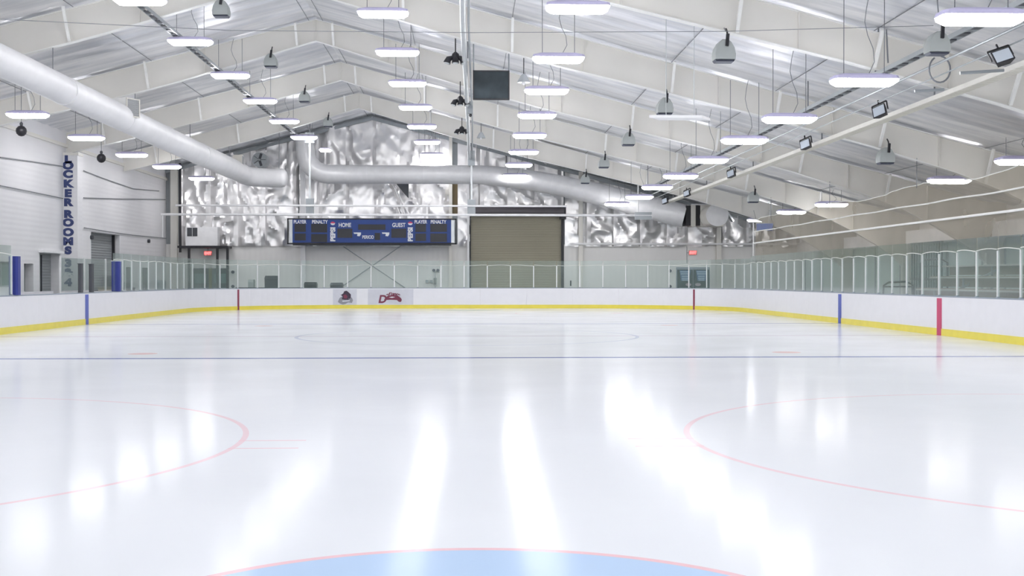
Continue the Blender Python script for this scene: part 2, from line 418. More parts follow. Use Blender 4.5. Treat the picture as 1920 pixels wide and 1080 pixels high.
# roller door
rd = struct('door_6', MB().box(DX0 - .05, DX1 + .05, YW + .12, YW + .18, 0, DZ), M['tan_door'])
for x in (DX0 - .12, DX1 - .02): MB().box(x, x + .15, YW - .06, YW + .1, 0, DZ - .1).build('door_track', M['black'], rd)
hd = MB().tube([(DX0 - .1, YW - .15, DZ + .05), (DX1 + .1, YW - .15, DZ + .05)], .30, 16).build('door_hood', mat('dark_purple_hood', (.11, .10, .11), .4), rd, smooth=True)
MB().box(DX0 + .05, DX1 - .05, YW + .02, YW + .12, .0, .12).build('bottom_bar', M['dark'], rd)
MB().cbox((DX1 + .05, YW - .25, DZ - .05), (.35, .3, .75)).build('chain_hoist', M['black'], rd)
# far wall columns
k = 17
for px, wpx, m_ in ((568, 9, 'white'), (845, 6, 'cream'), (1089, 8, 'cream'), (1348, 9, 'cream'), (878, 4, 'white'), (326, 12, 'cream')):
    c = atY(px, 500, YW - .3); s = wpx / 32.3 / 2
    o = MB().box(c.x - s, c.x + s, YW - .32, YW - .27, 0, roof(c.x) - .1)
    o.box(c.x - .02, c.x + .02, YW - .27, YW - .02, 0, roof(c.x) - .1); o.box(c.x - s, c.x + s, YW - .02, YW + .0, 0, roof(c.x) - .1)
    struct('trim_%d' % k, o, M[m_]); k += 1
# dark slot beside the cream post
struct('trim_%d' % k, MB().box(atY(848, 0, YW).x, atY(858, 0, YW).x, YW - .2, YW - .1, atY(0, 400, YW).z, atY(0, 343, YW).z), M['wood_gap']); k += 1
# girt along the bottom of the right foil
g0, g1 = atY(1068, 457, YW - .35), atY(1480, 457, YW - .35)
struct('trim_%d' % k, MB().bar(g0, (WR, g1.y, g0.z), .14, .10), M['white']); k += 1

# ------------------------------------------------------------------ foil blankets
def foil(label, xa, xb, zb, zt=None, seed=0, amp=.22):
    w_ = xb - xa; nx = max(6, int(w_ / .11)); mb = MB(); vs = []; fs = []; nz = 64
    for i in range(nx + 1):
        x = xa + w_ * i / nx; top = min(roof(x) + .05, zt) if zt else roof(x) - .13
        seam = abs(((x + 100) / 1.55) % 1 - .5) * 2      # vertical strip seams
        z0 = zb + .07 * noise.noise(Vector((x * 2.3, seed, 0)))
        for j in range(nz + 1):
            z = z0 + (top - z0) * j / nz
            fold = 1 - abs(noise.noise(Vector((x * .95 + .7 * noise.noise(Vector((x, z * .8, seed))), z * .22, seed)))) * 2.4
            cr_ = 1 - abs(noise.noise(Vector((x * 1.15 + z * .6, z * .8 - x * .5, seed + 5)))) * 2.6
            cr2 = 1 - abs(noise.noise(Vector((x * 2.4 - z * 1.2, z * 2.0 + x, seed + 9)))) * 2.4
            d = amp * (.60 * max(0, fold) ** 1.5 + .34 * max(0, cr_) ** 1.5 + .08 * max(0, cr2))
            d *= min(1, (1 - seam) * 4 + .15)
            vs.append((x, YW - .03 - d * .68, z))
    for i in range(nx):
        for j in range(nz):
            a = i * (nz + 1) + j; fs.append((a, a + 1, a + nz + 2, a + nz + 1))
    mb.add(vs, fs); o = mb.build('foil_insulation', M['foil'], smooth=24)
    return tag(o, label, 'insulation', 'foil blankets on the end wall')
def wx(px): return atY(px, 400, YW).x
ZF = atY(0, 461, YW).z
foil('crinkled silver foil insulation on the end wall left of the scoreboard, under the bent duct', wx(340), wx(560), ZF, seed=1, amp=.4)
foil('crinkled silver foil insulation at the gable peak behind the scoreboard', wx(562), wx(842), ZF, seed=2, amp=.36)
foil('narrow silver foil strip between the scoreboard and the tan roller door', wx(858), wx(881), ZF, seed=3, amp=.2)
foil('crinkled silver foil insulation hanging above the tan roller door', wx(882), wx(1056), atY(0, 388, YW).z, seed=4, amp=.36)
foil('narrow silver foil panel on the right jamb of the tan roller door', wx(1059), wx(1086), ZF, seed=5, amp=.22)
foil('crinkled silver foil insulation right of the roller door, under the sloping duct', wx(1093), wx(1343), ZF, seed=6, amp=.34)
foil('crinkled silver foil insulation in the far right corner beyond the round duct cap', wx(1353), WR - .05, ZF, seed=7, amp=.34)
# torn flap
fl = MB(); pa = [(741, 342), (766, 342), (766, 372), (757, 362)]
fl.prism(pa, lambda a, b: atY(a, b, YW - .75), lambda a, b: atY(a, b, YW - .62))
tag(fl.build('foil_gap', M['dark']), 'dark torn opening in the foil just below the long duct above the scoreboard', 'opening')
fl = MB(); ra = []
for i in range(15):
    u = i / 14; l_, r_ = 727 + 26 * u + 3 * math.sin(u * 5), 741 + 27 * u ** 1.2; py_ = 345 + 56 * u
    ra.append([atY(l_ + (r_ - l_) * q / 6, py_, YW - .82 - .10 * math.cos(q * 2.2 + u * 3) - .05 * (q % 2)) for q in range(7)] + [atY(l_ + (r_ - l_) * q / 6, py_, YW - .78) for q in range(6, -1, -1)])
fl.loft(ra)
tag(fl.build('foil_flap', M['foil'], smooth=25), 'loose grey flap of foil folded down below the long duct above the scoreboard', 'insulation')

# ------------------------------------------------------------------ steel roof frames
def depth(x):
    u = abs(x - RX)
    T = [(0, .86), (5, 1.06), (8, 1.08), (14, .92), (19, .92), (22, 1.25), (24, 1.9), (25.5, 2.9)]
    for (a, da), (b_, db) in zip(T, T[1:]):
        if u <= b_: return da + (db - da) * (u - a) / (b_ - a)
    return T[-1][1]
FL = []
def ZT(x): return roof(x) - .10
BR = [-15.6, -11.5, -6.17, -4.85, -1.87, 1.3, 6.0, 9.1, 12.2, 15.4]
xsF = [WL + .02, -15.5, -13, -10.5, -8, RX, -3, 0, 2.5, 5, 8.5, 12, 14.5, 16, 17.2, 18.0, 18.7, 19.2]
def make_frame(y):
    root = empty('roof_frame', (0, y, 0), 'x', 'roof frame', 'cream steel roof frames')
    poly = [(x, roof(x) - .10) for x in xsF] + [(x, roof(x) - depth(x)) for x in reversed(xsF)]
    web = MB()
    n = len(xsF)
    for i in range(n - 1):
        a, b_ = xsF[i], xsF[i + 1]
        q = [(a, roof(a) - .1), (b_, roof(b_) - .1), (b_, roof(b_) - depth(b_)), (a, roof(a) - depth(a))]
        web.add([(p[0], -.006, p[1]) for p in q] + [(p[0], .006, p[1]) for p in q], [(0, 1, 2, 3), (7, 6, 5, 4), (0, 4, 5, 1), (2, 6, 7, 3)])
    web.build('web', M['cream'], root)
    fb = MB(); ft = MB()
    for i in range(n - 1):
        a, b_ = xsF[i], xsF[i + 1]
        for mb, za, zb_ in ((fb, roof(a) - depth(a), roof(b_) - depth(b_)), (ft, roof(a) - .09, roof(b_) - .09)):
            q = [(a, -.11, za), (b_, -.11, zb_), (b_, .11, zb_), (a, .11, za)]
            mb.add(q + [(p[0], p[1], p[2] - .02) for p in q], [(0, 1, 2, 3), (7, 6, 5, 4), (0, 4, 5, 1), (2, 6, 7, 3)])
    fb.build('bottom_flange', M['brace'], root); ft.build('top_flange', M['brace'], root)
    for x in (-14, -9.5, RX, -2.9, -.1, 3.4, 7.4, 10.8, 14.0, 17):
        MB().box(x - .012, x + .012, -.09, .09, roof(x) - depth(x), roof(x) - .11).build('stiffener_plate', M['cream'], root)
    for x in BR:
        zt_ = roof(x) - .16; zb_ = roof(x) - depth(x) + .03
        MB().bar((x, -.62, zt_), (x - (.0), -.08, zb_), .075, .075).build('flange_brace', M['brace'], root)
    # right column
    c = MB(); c.box(19.19, 19.21, -.13, .13, 0, roof(19.2) - 2.0); c.box(19.2, WR - .02, -.006, .006, 0, roof(19.2) - .1)
    c.build('column', M['cream'], root)
    return root
f0 = make_frame(FR[0])
names = ['cream steel roof frame nearest the foil end wall', 'cream steel roof frame second from the foil end wall, above the locker rooms column',
         'cream steel roof frame third from the foil end wall, its peak nearly above the scoreboard', 'cream steel roof frame fourth from the end wall, just in front of the black screen',
         'cream steel roof frame fifth from the end wall, cut by the top of the picture', 'cream steel roof frame sixth from the end wall, over the near ice', 'cream steel roof frame seventh from the end wall, near the camera', 'cream steel roof frame over the near end boards']
for i, y in enumerate(FR):
    o = f0 if i == 0 else copy_tree(f0)
    o.location.y = y; o['label'] = names[i]
# end-wall rafter line
struct('trim_%d' % k, MB().bar((WL, YW - .2, roof(WL) - .25), (RX, YW - .2, RH - .25), .08, .18).bar((RX, YW - .2, RH - .25), (WR, YW - .2, roof(WR) - .25), .08, .18), M['grey']); k += 1

# ------------------------------------------------------------------ lamps
def make_lamp(i, rod):
    t = empty('ceiling_light', (0, 0, 0), 'x', 'ceiling light', 'long LED ceiling lights')
    def ring(hx, hy, z, ch=.05): return [(-hx, -hy + ch, z), (-hx + ch, -hy, z), (hx - ch, -hy, z), (hx, -hy + ch, z), (hx, hy - ch, z), (hx - ch, hy, z), (-hx + ch, hy, z), (-hx, hy - ch, z)]
    MB().loft([ring(.68, .24, .0, .07), ring(.66, .22, .07, .07), ring(.5, .12, .12, .07)]).build('housing', M['housing'], t)
    MB().loft([ring(.56, .17, -.115), ring(.65, .225, -.05), ring(.665, .23, .0)]).build('lens', M['lens'], t)
    for s in (-.42, .42):
        MB().tube([(s, 0, .11), (s, 0, rod)], .009, 6).build('suspension_rod', M['cable'], t)
    pts = [(.1 + .16 * math.sin(q * 1.1) * (1 - q / 8), .03, .11 + q * (rod - .11) / 6) for q in range(7)]
    MB().tube(pts, .008, 6).build('power_cord', M['cable'], t)
    return t
ROWS = [('in the row left of the peak', -14.9, 5.5, [40.6, 47.1, 53.6, 59.5, 66.0], 'beside the left wall'),
        ('', -8.55, 7.3, None, ''), ('', -2.15, 7.05, None, ''), ('', 2.4, 5.72, None, ''), ('', 8.3, 4.04, None, ''), ('', 15.4, 3.15, None, '')]
# (row text, x, height above eye, depths)
PXR = {0: [(52, 216), (162, 259), (247, 291), (313, 313), (378, 335)],
       1: [(262, 2), (357, 79), (432, 142), (488, 190), (533, 228), (570, 258)],
       2: [(718, 26), (745, 99), (764, 157), (779, 202), (791, 238), (801, 267), (810, 291)],
       3: [(1083, 16), (1047, 111), (1025, 171), (1007, 217), (993, 255), (982, 286), (973, 310), (966, 330)],
       4: [(1840, 35), (1620, 153), (1480, 224), (1396, 264), (1328, 301), (1276, 331), (1232, 352), (1199, 370), (1157, 383)],
       5: [(1915, 303), (1780, 339), (1657, 365), (1559, 384), (1484, 398), (1425, 413)]}
RN = {0: 'row along the white left wall', 1: 'row under the left cable ladder', 2: 'row left of the centre pipe', 3: 'row right of the black screen', 4: 'row under the right cable ladder', 5: 'rightmost row above the net'}
protos = {}
for rI in range(6):
    H = ROWS[rI][2]; lst = []
    for px, py in PXR[rI]:
        r = ray(px, py); t_ = H / r.z; lst.append((r.x * t_, r.y * t_))
    mx = sum(q[0] for q in lst) / len(lst)
    ys = sorted([q[1] for q in lst]); near = ys[0]; real = [(x, y, True) for x, y in lst]
    y = near - 6.41; xm = lst[0][0]
    while y > -6: real.append((xm, y, False)); y -= 6.41
    real.sort(key=lambda q: -q[1])
    for i, (x, y, seen) in enumerate(real):
        rod = roof(x) - (EYE + H) - .12
        if rI not in protos: protos[rI] = make_lamp(rI, rod); o = protos[rI]
        else: o = copy_tree(protos[rI])
        o.location = (x, y, EYE + H + .03)
        o['label'] = 'white LED ceiling light, %s from the end wall, %s' % (ordw(i), RN[rI])
# small lamp by the duct elbow
o = copy_tree(protos[2]); p = atY(610, 281, 63.5); o.location = p; o.scale = (.45, 1, .8)
o['label'] = 'short white ceiling light beside the duct elbow near the gable foil'
# hung white panel added to imitate a lamp's reflection in the near glass
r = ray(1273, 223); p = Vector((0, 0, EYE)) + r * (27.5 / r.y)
t = empty('reflection_panel', p, 'pale panel imitating a lamp reflection, hanging right of the third grey hood', 'ceiling light')
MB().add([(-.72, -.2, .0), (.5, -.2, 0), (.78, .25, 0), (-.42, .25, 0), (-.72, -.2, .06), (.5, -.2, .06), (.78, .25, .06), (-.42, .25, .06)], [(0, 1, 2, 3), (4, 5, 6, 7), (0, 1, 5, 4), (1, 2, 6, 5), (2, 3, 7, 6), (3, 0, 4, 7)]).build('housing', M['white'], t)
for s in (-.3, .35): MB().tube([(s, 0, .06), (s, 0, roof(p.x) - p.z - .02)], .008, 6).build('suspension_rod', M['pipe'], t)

# ------------------------------------------------------------------ hoods on the frames
def make_hood():
    t = empty('hanging_hood', (0, 0, 0), 'x', 'hood', 'grey hooded fixtures under the roof frames')
    prof = [(-.23, 0), (.23, 0), (.24, .12), (.21, .26), (.14, .38), (.06, .44), (-.06, .44), (-.14, .38), (-.21, .26), (-.24, .12)]
    rings = []
    for y, sc in ((-.20, .80), (-.15, 1), (.15, 1), (.20, .80)): rings.append([(a * (sc * .3 + .7), y, b_ * (.3 * sc + .7)) for a, b_ in prof])
    MB().loft(rings).build('shell', M['hood'], t, smooth=35)
    MB().add([(-.22, -.14, -.004), (.22, -.14, -.004), (.22, .16, -.004), (-.22, .16, -.004), (-.19, -.17, -.05), (.19, -.17, -.05), (.19, .13, -.05), (-.19, .13, -.05)], [(0, 1, 2, 3), (4, 5, 6, 7), (0, 1, 5, 4), (1, 2, 6, 5), (2, 3, 7, 6), (3, 0, 4, 7)]).build('mouth', M['hood_dark'], t)
    MB().bar((.02, -.24, .28), (.05, -.19, .55), .07, .05).build('bracket', M['black'], t)
    MB().tube([(.05, -.17, .50), (.05, -.10, .62), (.05, 0, .70)], .02, 6).build('hanger', M['black'], t)
    return t
hood = None
HP = [(415, 14, FR[3], 'topmost grey hood left of the peak, at the upper edge'), (508, 112, FR[2], 'grey hood second from the top left of the peak'), (571, 180, FR[1], 'grey hood third from the top left of the peak'), (615, 228, FR[0], 'smallest grey hood left of the peak, against the foil'),
      (1357, 93, FR[4], 'largest grey hood, right of centre under a brace'), (1246, 197, FR[3], 'second largest grey hood right of centre, above the pale reflection panel'), (1178, 259, FR[2], 'third grey hood right of centre, going toward the end wall'), (1132, 303, FR[1], 'fourth grey hood right of centre, above the foil'), (1097, 334, FR[0], 'grey hood nearest the end wall, before the foil above the sloping duct'),
      (1660, 290, FR[3], 'pale hood with black bracket above the net on the right'), (1412, 368, FR[1], 'small pale hood near the far right corner'), (1757, 75, 22.0, 'blurred round grey hood beside the right cable ladder near the corner')]
for i, (px, py, yy, lab) in enumerate(HP):
    if hood is None: hood = make_hood(); o = hood
    else: o = copy_tree(hood)
    p = atY(px, py, yy - .25); o.location = (p.x, p.y, p.z - .24); o['label'] = lab
    if yy == 22.0: o.scale = (.85, .85, .85)
    z_need = roof(p.x) - depth(p.x) if yy in FR else roof(p.x)
    gap = z_need - (o.location.z + .66)
    if gap > .03:
        MB().tube([(.05, .02, .66), (.05, .20, .66 + gap + .05)], .015, 6).build('drop_rod', M['cable'], o)
# black hanging balls
for px, py, yy, lab in ((40, 246, 42.5, 'round black speaker ball hanging below the leftmost light'), (190, 297, 50.0, 'round black speaker ball hanging beside the locker rooms column')):
    p = atY(px, py, yy); t = empty('hanging_speaker', p, lab, 'speaker', 'black hanging speaker balls')
    MB().lathe([(.02, .19), (.10, .17), (.17, .09), (.185, 0), (.16, -.09), (.09, -.16), (.02, -.18)], seg=16).build('ball', M['black'], t, smooth=True)
    MB().tube([(0, 0, .18), (0, 0, roof(p.x) - p.z - .1)], .012, 6).build('cord', M['cable'], t)
    MB().lathe([(.05, .19), (.06, .28), (.02, .32)], seg=10).build('collar', M['dark'], t)
# white pendant cones
for px, py, yy, lab in ((982, 148, 38.5, 'white cone pendant hanging right of the black screen'), (902, 254, 57.0, 'small white cone pendant right of the lowest spotlight cluster')):
    p = atY(px, py, yy); t = empty('cone_pendant', p, lab, 'pendant', 'white cone pendants')
    MB().lathe([(.03, .16), (.09, .12), (.20, -.08), (.21, -.12), (.10, -.11)], seg=18).build('cone', M['pipe'], t, smooth=30)
    MB().lathe([(.05, -.105), (.06, -.16), (.01, -.2)], seg=10).build('lamp', M['white'], t)
    MB().tube([(0, 0, .15), (0, 0, roof(p.x) - p.z - .1)], .015, 6).build('cord', M['dark'], t)

# ------------------------------------------------------------------ centre pipe and its spot clusters
t = empty('centre_pipe', (0, 0, 0), 'long grey pipe running down the middle of the roof toward the tan roller door', 'pipe')
zc = EYE + 6.4
MB().tube([(-.08, 6, zc), (-.12, 30, zc), (.02, 50, zc), (.1, 68.8, zc)], .075, 12).build('pipe', M['pipe'], t, smooth=True)
MB().tube([(.06, 6, zc + .03), (.02, 30, zc + .05), (.2, 50, zc), (.25, 68.8, zc)], .03, 8).build('conduit', M['grey'], t, smooth=True)
for y in FR[:-1]: MB().tube([(-.08 if y < 35 else 0, y, zc + .07), (0, y, roof(0) - depth(0) - .01)], .02, 6).build('pipe_hanger', M['cable'], t)
def make_cluster():
    t = empty('spotlight_cluster', (0, 0, 0), 'x', 'spotlight', 'black spotlight clusters on the centre pipe')
    MB().lathe([(.03, .20), (.10, .14), (.13, 0), (.05, -.04)], seg=12).build('hub', M['black'], t)
    for a in (-1, 0, 1):
        dx, dy = .20 * a, -.06
        MB().tube([(dx * .3, 0, .05), (dx, dy, -.02), (dx * 1.25, dy * 1.4, -.14)], [.05, .09, .11], 12).build('spot_head', M['black'], t, smooth=50)
        MB().tube([(dx * 1.25, dy * 1.4, -.142), (dx * 1.27, dy * 1.42, -.16)], [.085, .08], 12).build('spot_lens', M['pipe'], t)
    MB().tube([(0, 0, .18), (0, 0, .72)], .018, 6).build('stem', M['black'], t)
    return t
cl = None
for i, (px, py, yy) in enumerate([(854, 110, 35.2), (863, 190, 43.4), (866, 245, 52.3)]):
    if cl is None: cl = make_cluster(); o = cl
    else: o = copy_tree(cl)
    p = atY(px, py, yy); o.location = p
    o['label'] = ['black three-headed spotlight cluster left of the black screen, largest of three', 'black spotlight cluster beside the grey box, middle of three', 'smallest black spotlight cluster, nearest the end wall'][i]
p = atY(882, 202, 44.2); t = empty('junction_box', p, 'grey electrical box fixed to the centre pipe below the black screen', 'electrical box')
MB().cbox((0, 0, 0), (.18, .14, .45)).build('box', M['grey'], t); MB().lathe([(.05, -.23), (.06, -.3), (.02, -.34)], seg=10).build('camera_dome', M['black'], t)
MB().bar((-.09, 0, .1), (-.2, 0, .1), .05).build('bracket', M['grey'], t)
# black screen
p = atY(921, 160, 38.0); t = empty('hanging_screen', p, 'large dark screen hanging from the roof right of the centre pipe', 'screen')
MB().cbox((0, 0, 0), (1.16, .12, .93)).build('bezel', M['black'], t)
MB().cbox((0, -.063, 0), (1.08, .01, .85)).build('display', M['screen'], t)
for s in (-.56, .56): MB().tube([(s, 0, .46), (s, 0, roof(p.x) - p.z - .05)], .022, 6).build('suspension_bar', M['grey'], t)
MB().box(-.3, .3, .06, .16, -.2, .2).build('mount_plate', M['dark'], t)

# ------------------------------------------------------------------ cable ladders and rails
def ladder(x, H, ya, yb, lab):
    t = empty('cable_ladder', (0, 0, 0), lab, 'cable ladder', 'dark cable ladders under the roof')
    z = EYE + H
    for s in (-.09, .09): MB().bar((x + s, ya, z), (x + s, yb, z), .03, .09).build('side_rail', M['grey'], t)
    rr = MB(); y = ya
    while y < yb: rr.box(x - .08, x + .08, y, y + .28, z - .045, z - .02); y += .62
    rr.build('rung', M['dark'], t)['kind'] = 'stuff'
    for y in FR:
        if ya < y < yb: MB().tube([(x, y, z), (x, y, roof(x) - depth(x) - .02)], .015, 6).build('hanger', M['cable'], t)
ladder(-8.95, 7.5, 12, 63.5, 'dark cable ladder running under the roof above the left-hand lights')
ladder(9.15, 4.55, 8, 58, 'dark cable ladder running under the roof above the right-hand lights')
t = empty('lighting_beam', (0, 0, 0), 'long white perforated beam under the right roof slope carrying floodlights', 'beam')
xb_, zb_ = 10.5, EYE + 4.0
MB().bar((xb_, 6, zb_), (xb_, 63, zb_), .26, .05).build('channel', ribbed('perforated_channel', (.66, .64, .56), .22, 'Y', .5, .03), t)
for s in (-.14, .14): MB().bar((xb_ + s, 6, zb_ + .03), (xb_ + s, 63, zb_ + .03), .02, .10).build('channel_lip', M['cream_box'], t)
for y in FR[:-1]: MB().tube([(xb_, y, zb_ + .02), (xb_, y, roof(xb_) - depth(xb_))], .02, 6).build('beam_hanger', M['cable'], t)
for (dx, dz, r_, lab) in ((-.95, .38, .028, 'grey conduit pipe running between the right cable ladder and the white beam'), (-.72, .22, .016, 'thin grey conduit running just left of the white beam')):
    o = MB().tube([(xb_ + dx, 6, zb_ + dz), (xb_ + dx, 62, zb_ + dz)], r_, 8).build('conduit_pipe', M['grey'], smooth=True); tag(o, lab, 'pipe', 'roof conduits')
def make_flood():
    t = empty('floodlight', (0, 0, 0), 'x', 'floodlight', 'floodlights on the white beam')
    MB().loft([[(-.17, -.05, -.14), (.17, -.05, -.14), (.17, -.05, .14), (-.17, -.05, .14)], [(-.11, .14, -.09), (.11, .14, -.09), (.11, .14, .09), (-.11, .14, .09)]]).build('body', M['black'], t)
    MB().cbox((0, -.055, 0), (.29, .012, .23)).build('glass', M['flood'], t)
    MB().bar((-.19, .03, 0), (-.19, .03, .22), .02, .04).bar((.19, .03, 0), (.19, .03, .22), .02, .04).bar((-.19, .03, .22), (.19, .03, .22), .04, .02).build('yoke', M['black'], t)
    return t
fl_ = None
for i, (px, py) in enumerate([(1880, 107), (1650, 209), (1511, 271), (1382, 326), (1297, 363), (1255, 377)]):
    r = ray(px, py); H = 4.0 - .0; tt = (H - .02) / r.z
    if fl_ is None: fl_ = make_flood(); o = fl_
    else: o = copy_tree(fl_)
    o.location = (r.x * tt - (.22 if i > 2 else 0), r.y * tt, EYE + H - .02); o.rotation_euler = (math.radians(-28 if i == 0 else -15), math.radians(-18), math.radians(-45 if i else -12))
    o['label'] = 'black floodlight with pale glass on the white beam, %s from the camera' % ordw(i)
    bx = xb_ - .16 - o.location.x
    pp = MB().bar((0, 0, .22), (0, 0, .3), .03); pp.build('clamp', M['black'], o)
# conduit loop and struts
p = atY(1762, 130, 24.2); lp = [(p.x + .22 * math.cos(a), p.y, p.z + .27 * math.sin(a)) for a in [math.radians(120 + q * 17) for q in range(20)]]
tag(MB().tube(lp, .018, 8).build('cable_coil', M['cable'], smooth=True), 'dark loop of cable hanging beside the right cable ladder', 'cable')
for (a, b_, yy, lab) in (((1715, 171), (1770, 168), 24.0, 'grey horizontal strut above the cable loop'), ((1800, 137), (1882, 132), 22.5, 'grey horizontal strut just below the largest floodlight')):
    q0, q1 = atY(a[0], a[1], yy), atY(b_[0], b_[1], yy); tag(MB().tube([q0, q1], .03, 8).build('strut', M['grey']), lab, 'strut')
# cross wires
q0 = atY(0, 36, 22); q1 = atY(880, 61, 22); q2 = atY(1350, 59, 22); q3 = atY(1750, 48, 22)
tag(MB().tube([q0, atY(430, 57, 22), q1, q2, q3], .006, 6).build('cross_wire', M['cable']), 'thin dark wire stretched across the whole roof near the top', 'wire')
for pts, yy, lab in (([(865, 0), (1005, 0)], 27, None),):
    pass
for a, b_, yy, lab in (((1647, 18), (1647, 60), 26.3, 'short dark vertical rod under the roof near the top right'), ((1662, 55), (1665, 118), 26.2, 'thin dark drop rod above the right cable ladder'), ((1515, 150), (1515, 200), 33, 'thin rod hanging above the right-hand row of lights')):
    q0, q1 = atY(a[0], a[1], yy), atY(b_[0], b_[1], yy)
    q0.z = max(q0.z, roof(q0.x) - depth(q0.x) * .3)
    tag(MB().tube([q0, q1], .018, 6).build('drop_rod', M['cable']), lab, 'rod')

# ------------------------------------------------------------------ ducts
def arc_pts(c, r, a0, a1, f, n=8): return [f(c, r, a0 + (a1 - a0) * i / n) for i in range(n + 1)]
def duct_mesh(path, rads, seg=28): return MB().tube(path, rads, seg)
def resample(pts, step=.5):
    out = []; pts = [Vector(p) for p in pts]
    for a, b_ in zip(pts, pts[1:]):
        n = max(1, int((b_ - a).length / step)); out += [a.lerp(b_, i / n) for i in range(n)]
    out.append(pts[-1]); return out
t = empty('left_air_duct', (0, 0, 0), 'long round white air duct running along the left side under the roof', 'duct')
xd, zd = -12.0, EYE + 5.6
path = [Vector((xd, y, zd)) for y in [2 + i * 1.0 for i in range(63)]]
path = [Vector((xd + .02 * math.sin(p.y * .3), p.y, zd + .02 * math.sin(p.y * .23))) for p in path]
R_ = 1.15; yE = path[-1].y
elb = [Vector((xd + R_ - R_ * math.cos(a), yE + R_ * math.sin(a), zd - .12 * math.sin(a))) for a in [PI / 2 * i / 8 for i in range(1, 9)]]
xt = xd + R_ + .15
path2 = path + elb + [Vector((xt + q, yE + R_, zd - .14)) for q in (0, .35, .65, .80, .88, .93)]
rad = [.40 + .11 * min(1, max(0, (q.y - 30) / 30)) for q in path2]
rad[-3:] = [.46, .37, .22]
MB().tube(path2, rad, 32).build('duct_body', M['duct'], t, smooth=60)
for y in range(6, 60, 6): MB().tube([(xd, y, zd), (xd, y + .06, zd)], .412 + .11 * min(1, max(0, (y - 30) / 30)), 32).build('joint_band', M['white'], t, smooth=50)
for y in FR[:-1]:
    MB().tube([(xd, y, zd + .38), (xd, y, roof(xd) - depth(xd) - .01)], .015, 6).build('duct_hanger', M['cable'], t)
MB().tube([(xt + .5, yE + R_, zd + .3), (xt + .5, yE + R_, roof(xt + .5) - .15)], .015, 6).build('duct_hanger', M['cable'], t)
bx = bpy.data.objects.new('supply_box', None); COL.objects.link(bx); bx.parent = t; bx.location = (-11.86, 42.0, EYE + 5.92)
bx.rotation_euler.z = math.radians(-30)
MB().cbox((0, 0, 0), (.62, .62, .66)).build('casing', M['brace'], bx)
MB().cbox((.32, 0, 0), (.03, .56, .58)).build('grille', M['grille'], bx)
MB().cbox((.335, 0, .3), (.04, .62, .04)).cbox((.335, 0, -.3), (.04, .62, .04)).cbox((.335, .29, 0), (.04, .04, .6)).cbox((.335, -.29, 0), (.04, .04, .6)).build('grille_frame', M['cream_box'], bx)
p = atY(447, 300, 62.2); bx = bpy.data.objects.new('supply_box', None); COL.objects.link(bx); bx.parent = t; bx.location = p
MB().cbox((0, 0, 0), (.45, .5, .5)).build('casing', M['cream_box'], bx); MB().cbox((.235, 0, 0), (.02, .4, .4)).build('grille', M['grille'], bx)
p = atY(487, 300, 67.6); bx = empty('exhaust_fan', p, 'dark round exhaust fan in the foil above the left duct elbow', 'fan')
MB().tube([(0, -.1, 0), (0, .9, 0)], .42, 24).build('shroud', M['grey'], bx, smooth=50)
bl = MB()
for q in range(5):
    a = q * 2 * PI / 5; bl.bar((.05 * math.cos(a), -.13, .05 * math.sin(a)), (.36 * math.cos(a), -.13, .36 * math.sin(a)), .14, .02)
bl.build('fan_blades', M['dark'], bx)
# long duct on end wall
t = empty('end_wall_duct', (0, 0, 0), 'large white duct dropping at the gable and sloping right along the end wall', 'duct')
yd = 67.3
xa = atY(575, 300, yd).x; z1 = atY(700, 327, yd).z; Re = 1.25
path = [Vector((xa - .15, yd, roof(xa) - .5)), Vector((xa - .1, yd, z1 + Re + .5))]
path += [Vector((xa + Re - Re * math.cos(a) - .05 * math.cos(a), yd, z1 + Re - Re * math.sin(a))) for a in [PI / 2 * i / 8 for i in range(9)]]
xe = atY(900, 327, yd).x; path += [Vector((xa + Re + (xe - xa - Re) * i / 8, yd, z1)) for i in range(1, 9)]
pe = atY(1283, 405, 65.6); s0 = path[-1].copy()
for i in range(1, 15):
    u = i / 14; q = s0.lerp(pe, u); q.z += .32 * math.sin(PI * u) * (1 - u) + .12 * math.sin(PI * u); path.append(q)
rad = [.50] * 2 + [.53] * 9 + [.53] * 8 + [.54 + .10 * i / 14 for i in range(1, 15)]
MB().tube(path, rad, 32).build('duct_body', M['duct_metal'], t, smooth=60)
for i in (12, 15, 17, 20, 23, 27, 30): 
    a = path[i]; b_ = path[i + 1]; d = (b_ - a).normalized() * .05
    MB().tube([a, a + d], rad[i] + .015, 32).build('joint_band', M['white'], t, smooth=50)
# duct unit at the right
t = empty('air_handler', pe, 'cream box duct with two dark slots at the right end of the sloping duct', 'air handler')
MB().box(.0, .27, -.5, .6, -.55, .55).build('dark_slot', M['black'], t)
MB().box(.27, .52, -.58, .6, -.60, .58).build('casing', M['cream_box'], t)
MB().box(.52, .79, -.5, .6, -.55, .55).build('dark_slot', M['black'], t)
MB().box(.79, 2.05, -.62, .6, -.60, .58).build('casing', M['cream_box'], t)
MB().bar((.27, -.6, .60), (2.05, -.6, .60), .04).build('flange_strip', M['white'], t)
MB().tube([(1.5, 0, .5), (1.5, 0, roof(pe.x + 1.5) - pe.z - .1)], .02, 6).build('hanger', M['cable'], t)
p = atY(1345, 403, 63.0)
t = empty('round_duct_cap', p, 'round cream duct end cap facing the rink near the far right corner', 'duct')
MB().tube([(0, 0, 0), (0, 1.85, 0)], .575, 40).build('drum', M['cream_box'], t, smooth=50)
MB().tube([(0, -.03, 0), (0, .03, 0)], .60, 40).build('cap', M['white'], t, smooth=50)
MB().tube([(0, .9, .55), (0, .9, roof(p.x) - p.z - .1)], .02, 6).build('hanger', M['cable'], t)
MB().bar((.55, .5, .25), (1.0, .8, -.3), .18, .1).build('strap', M['pipe'], t)

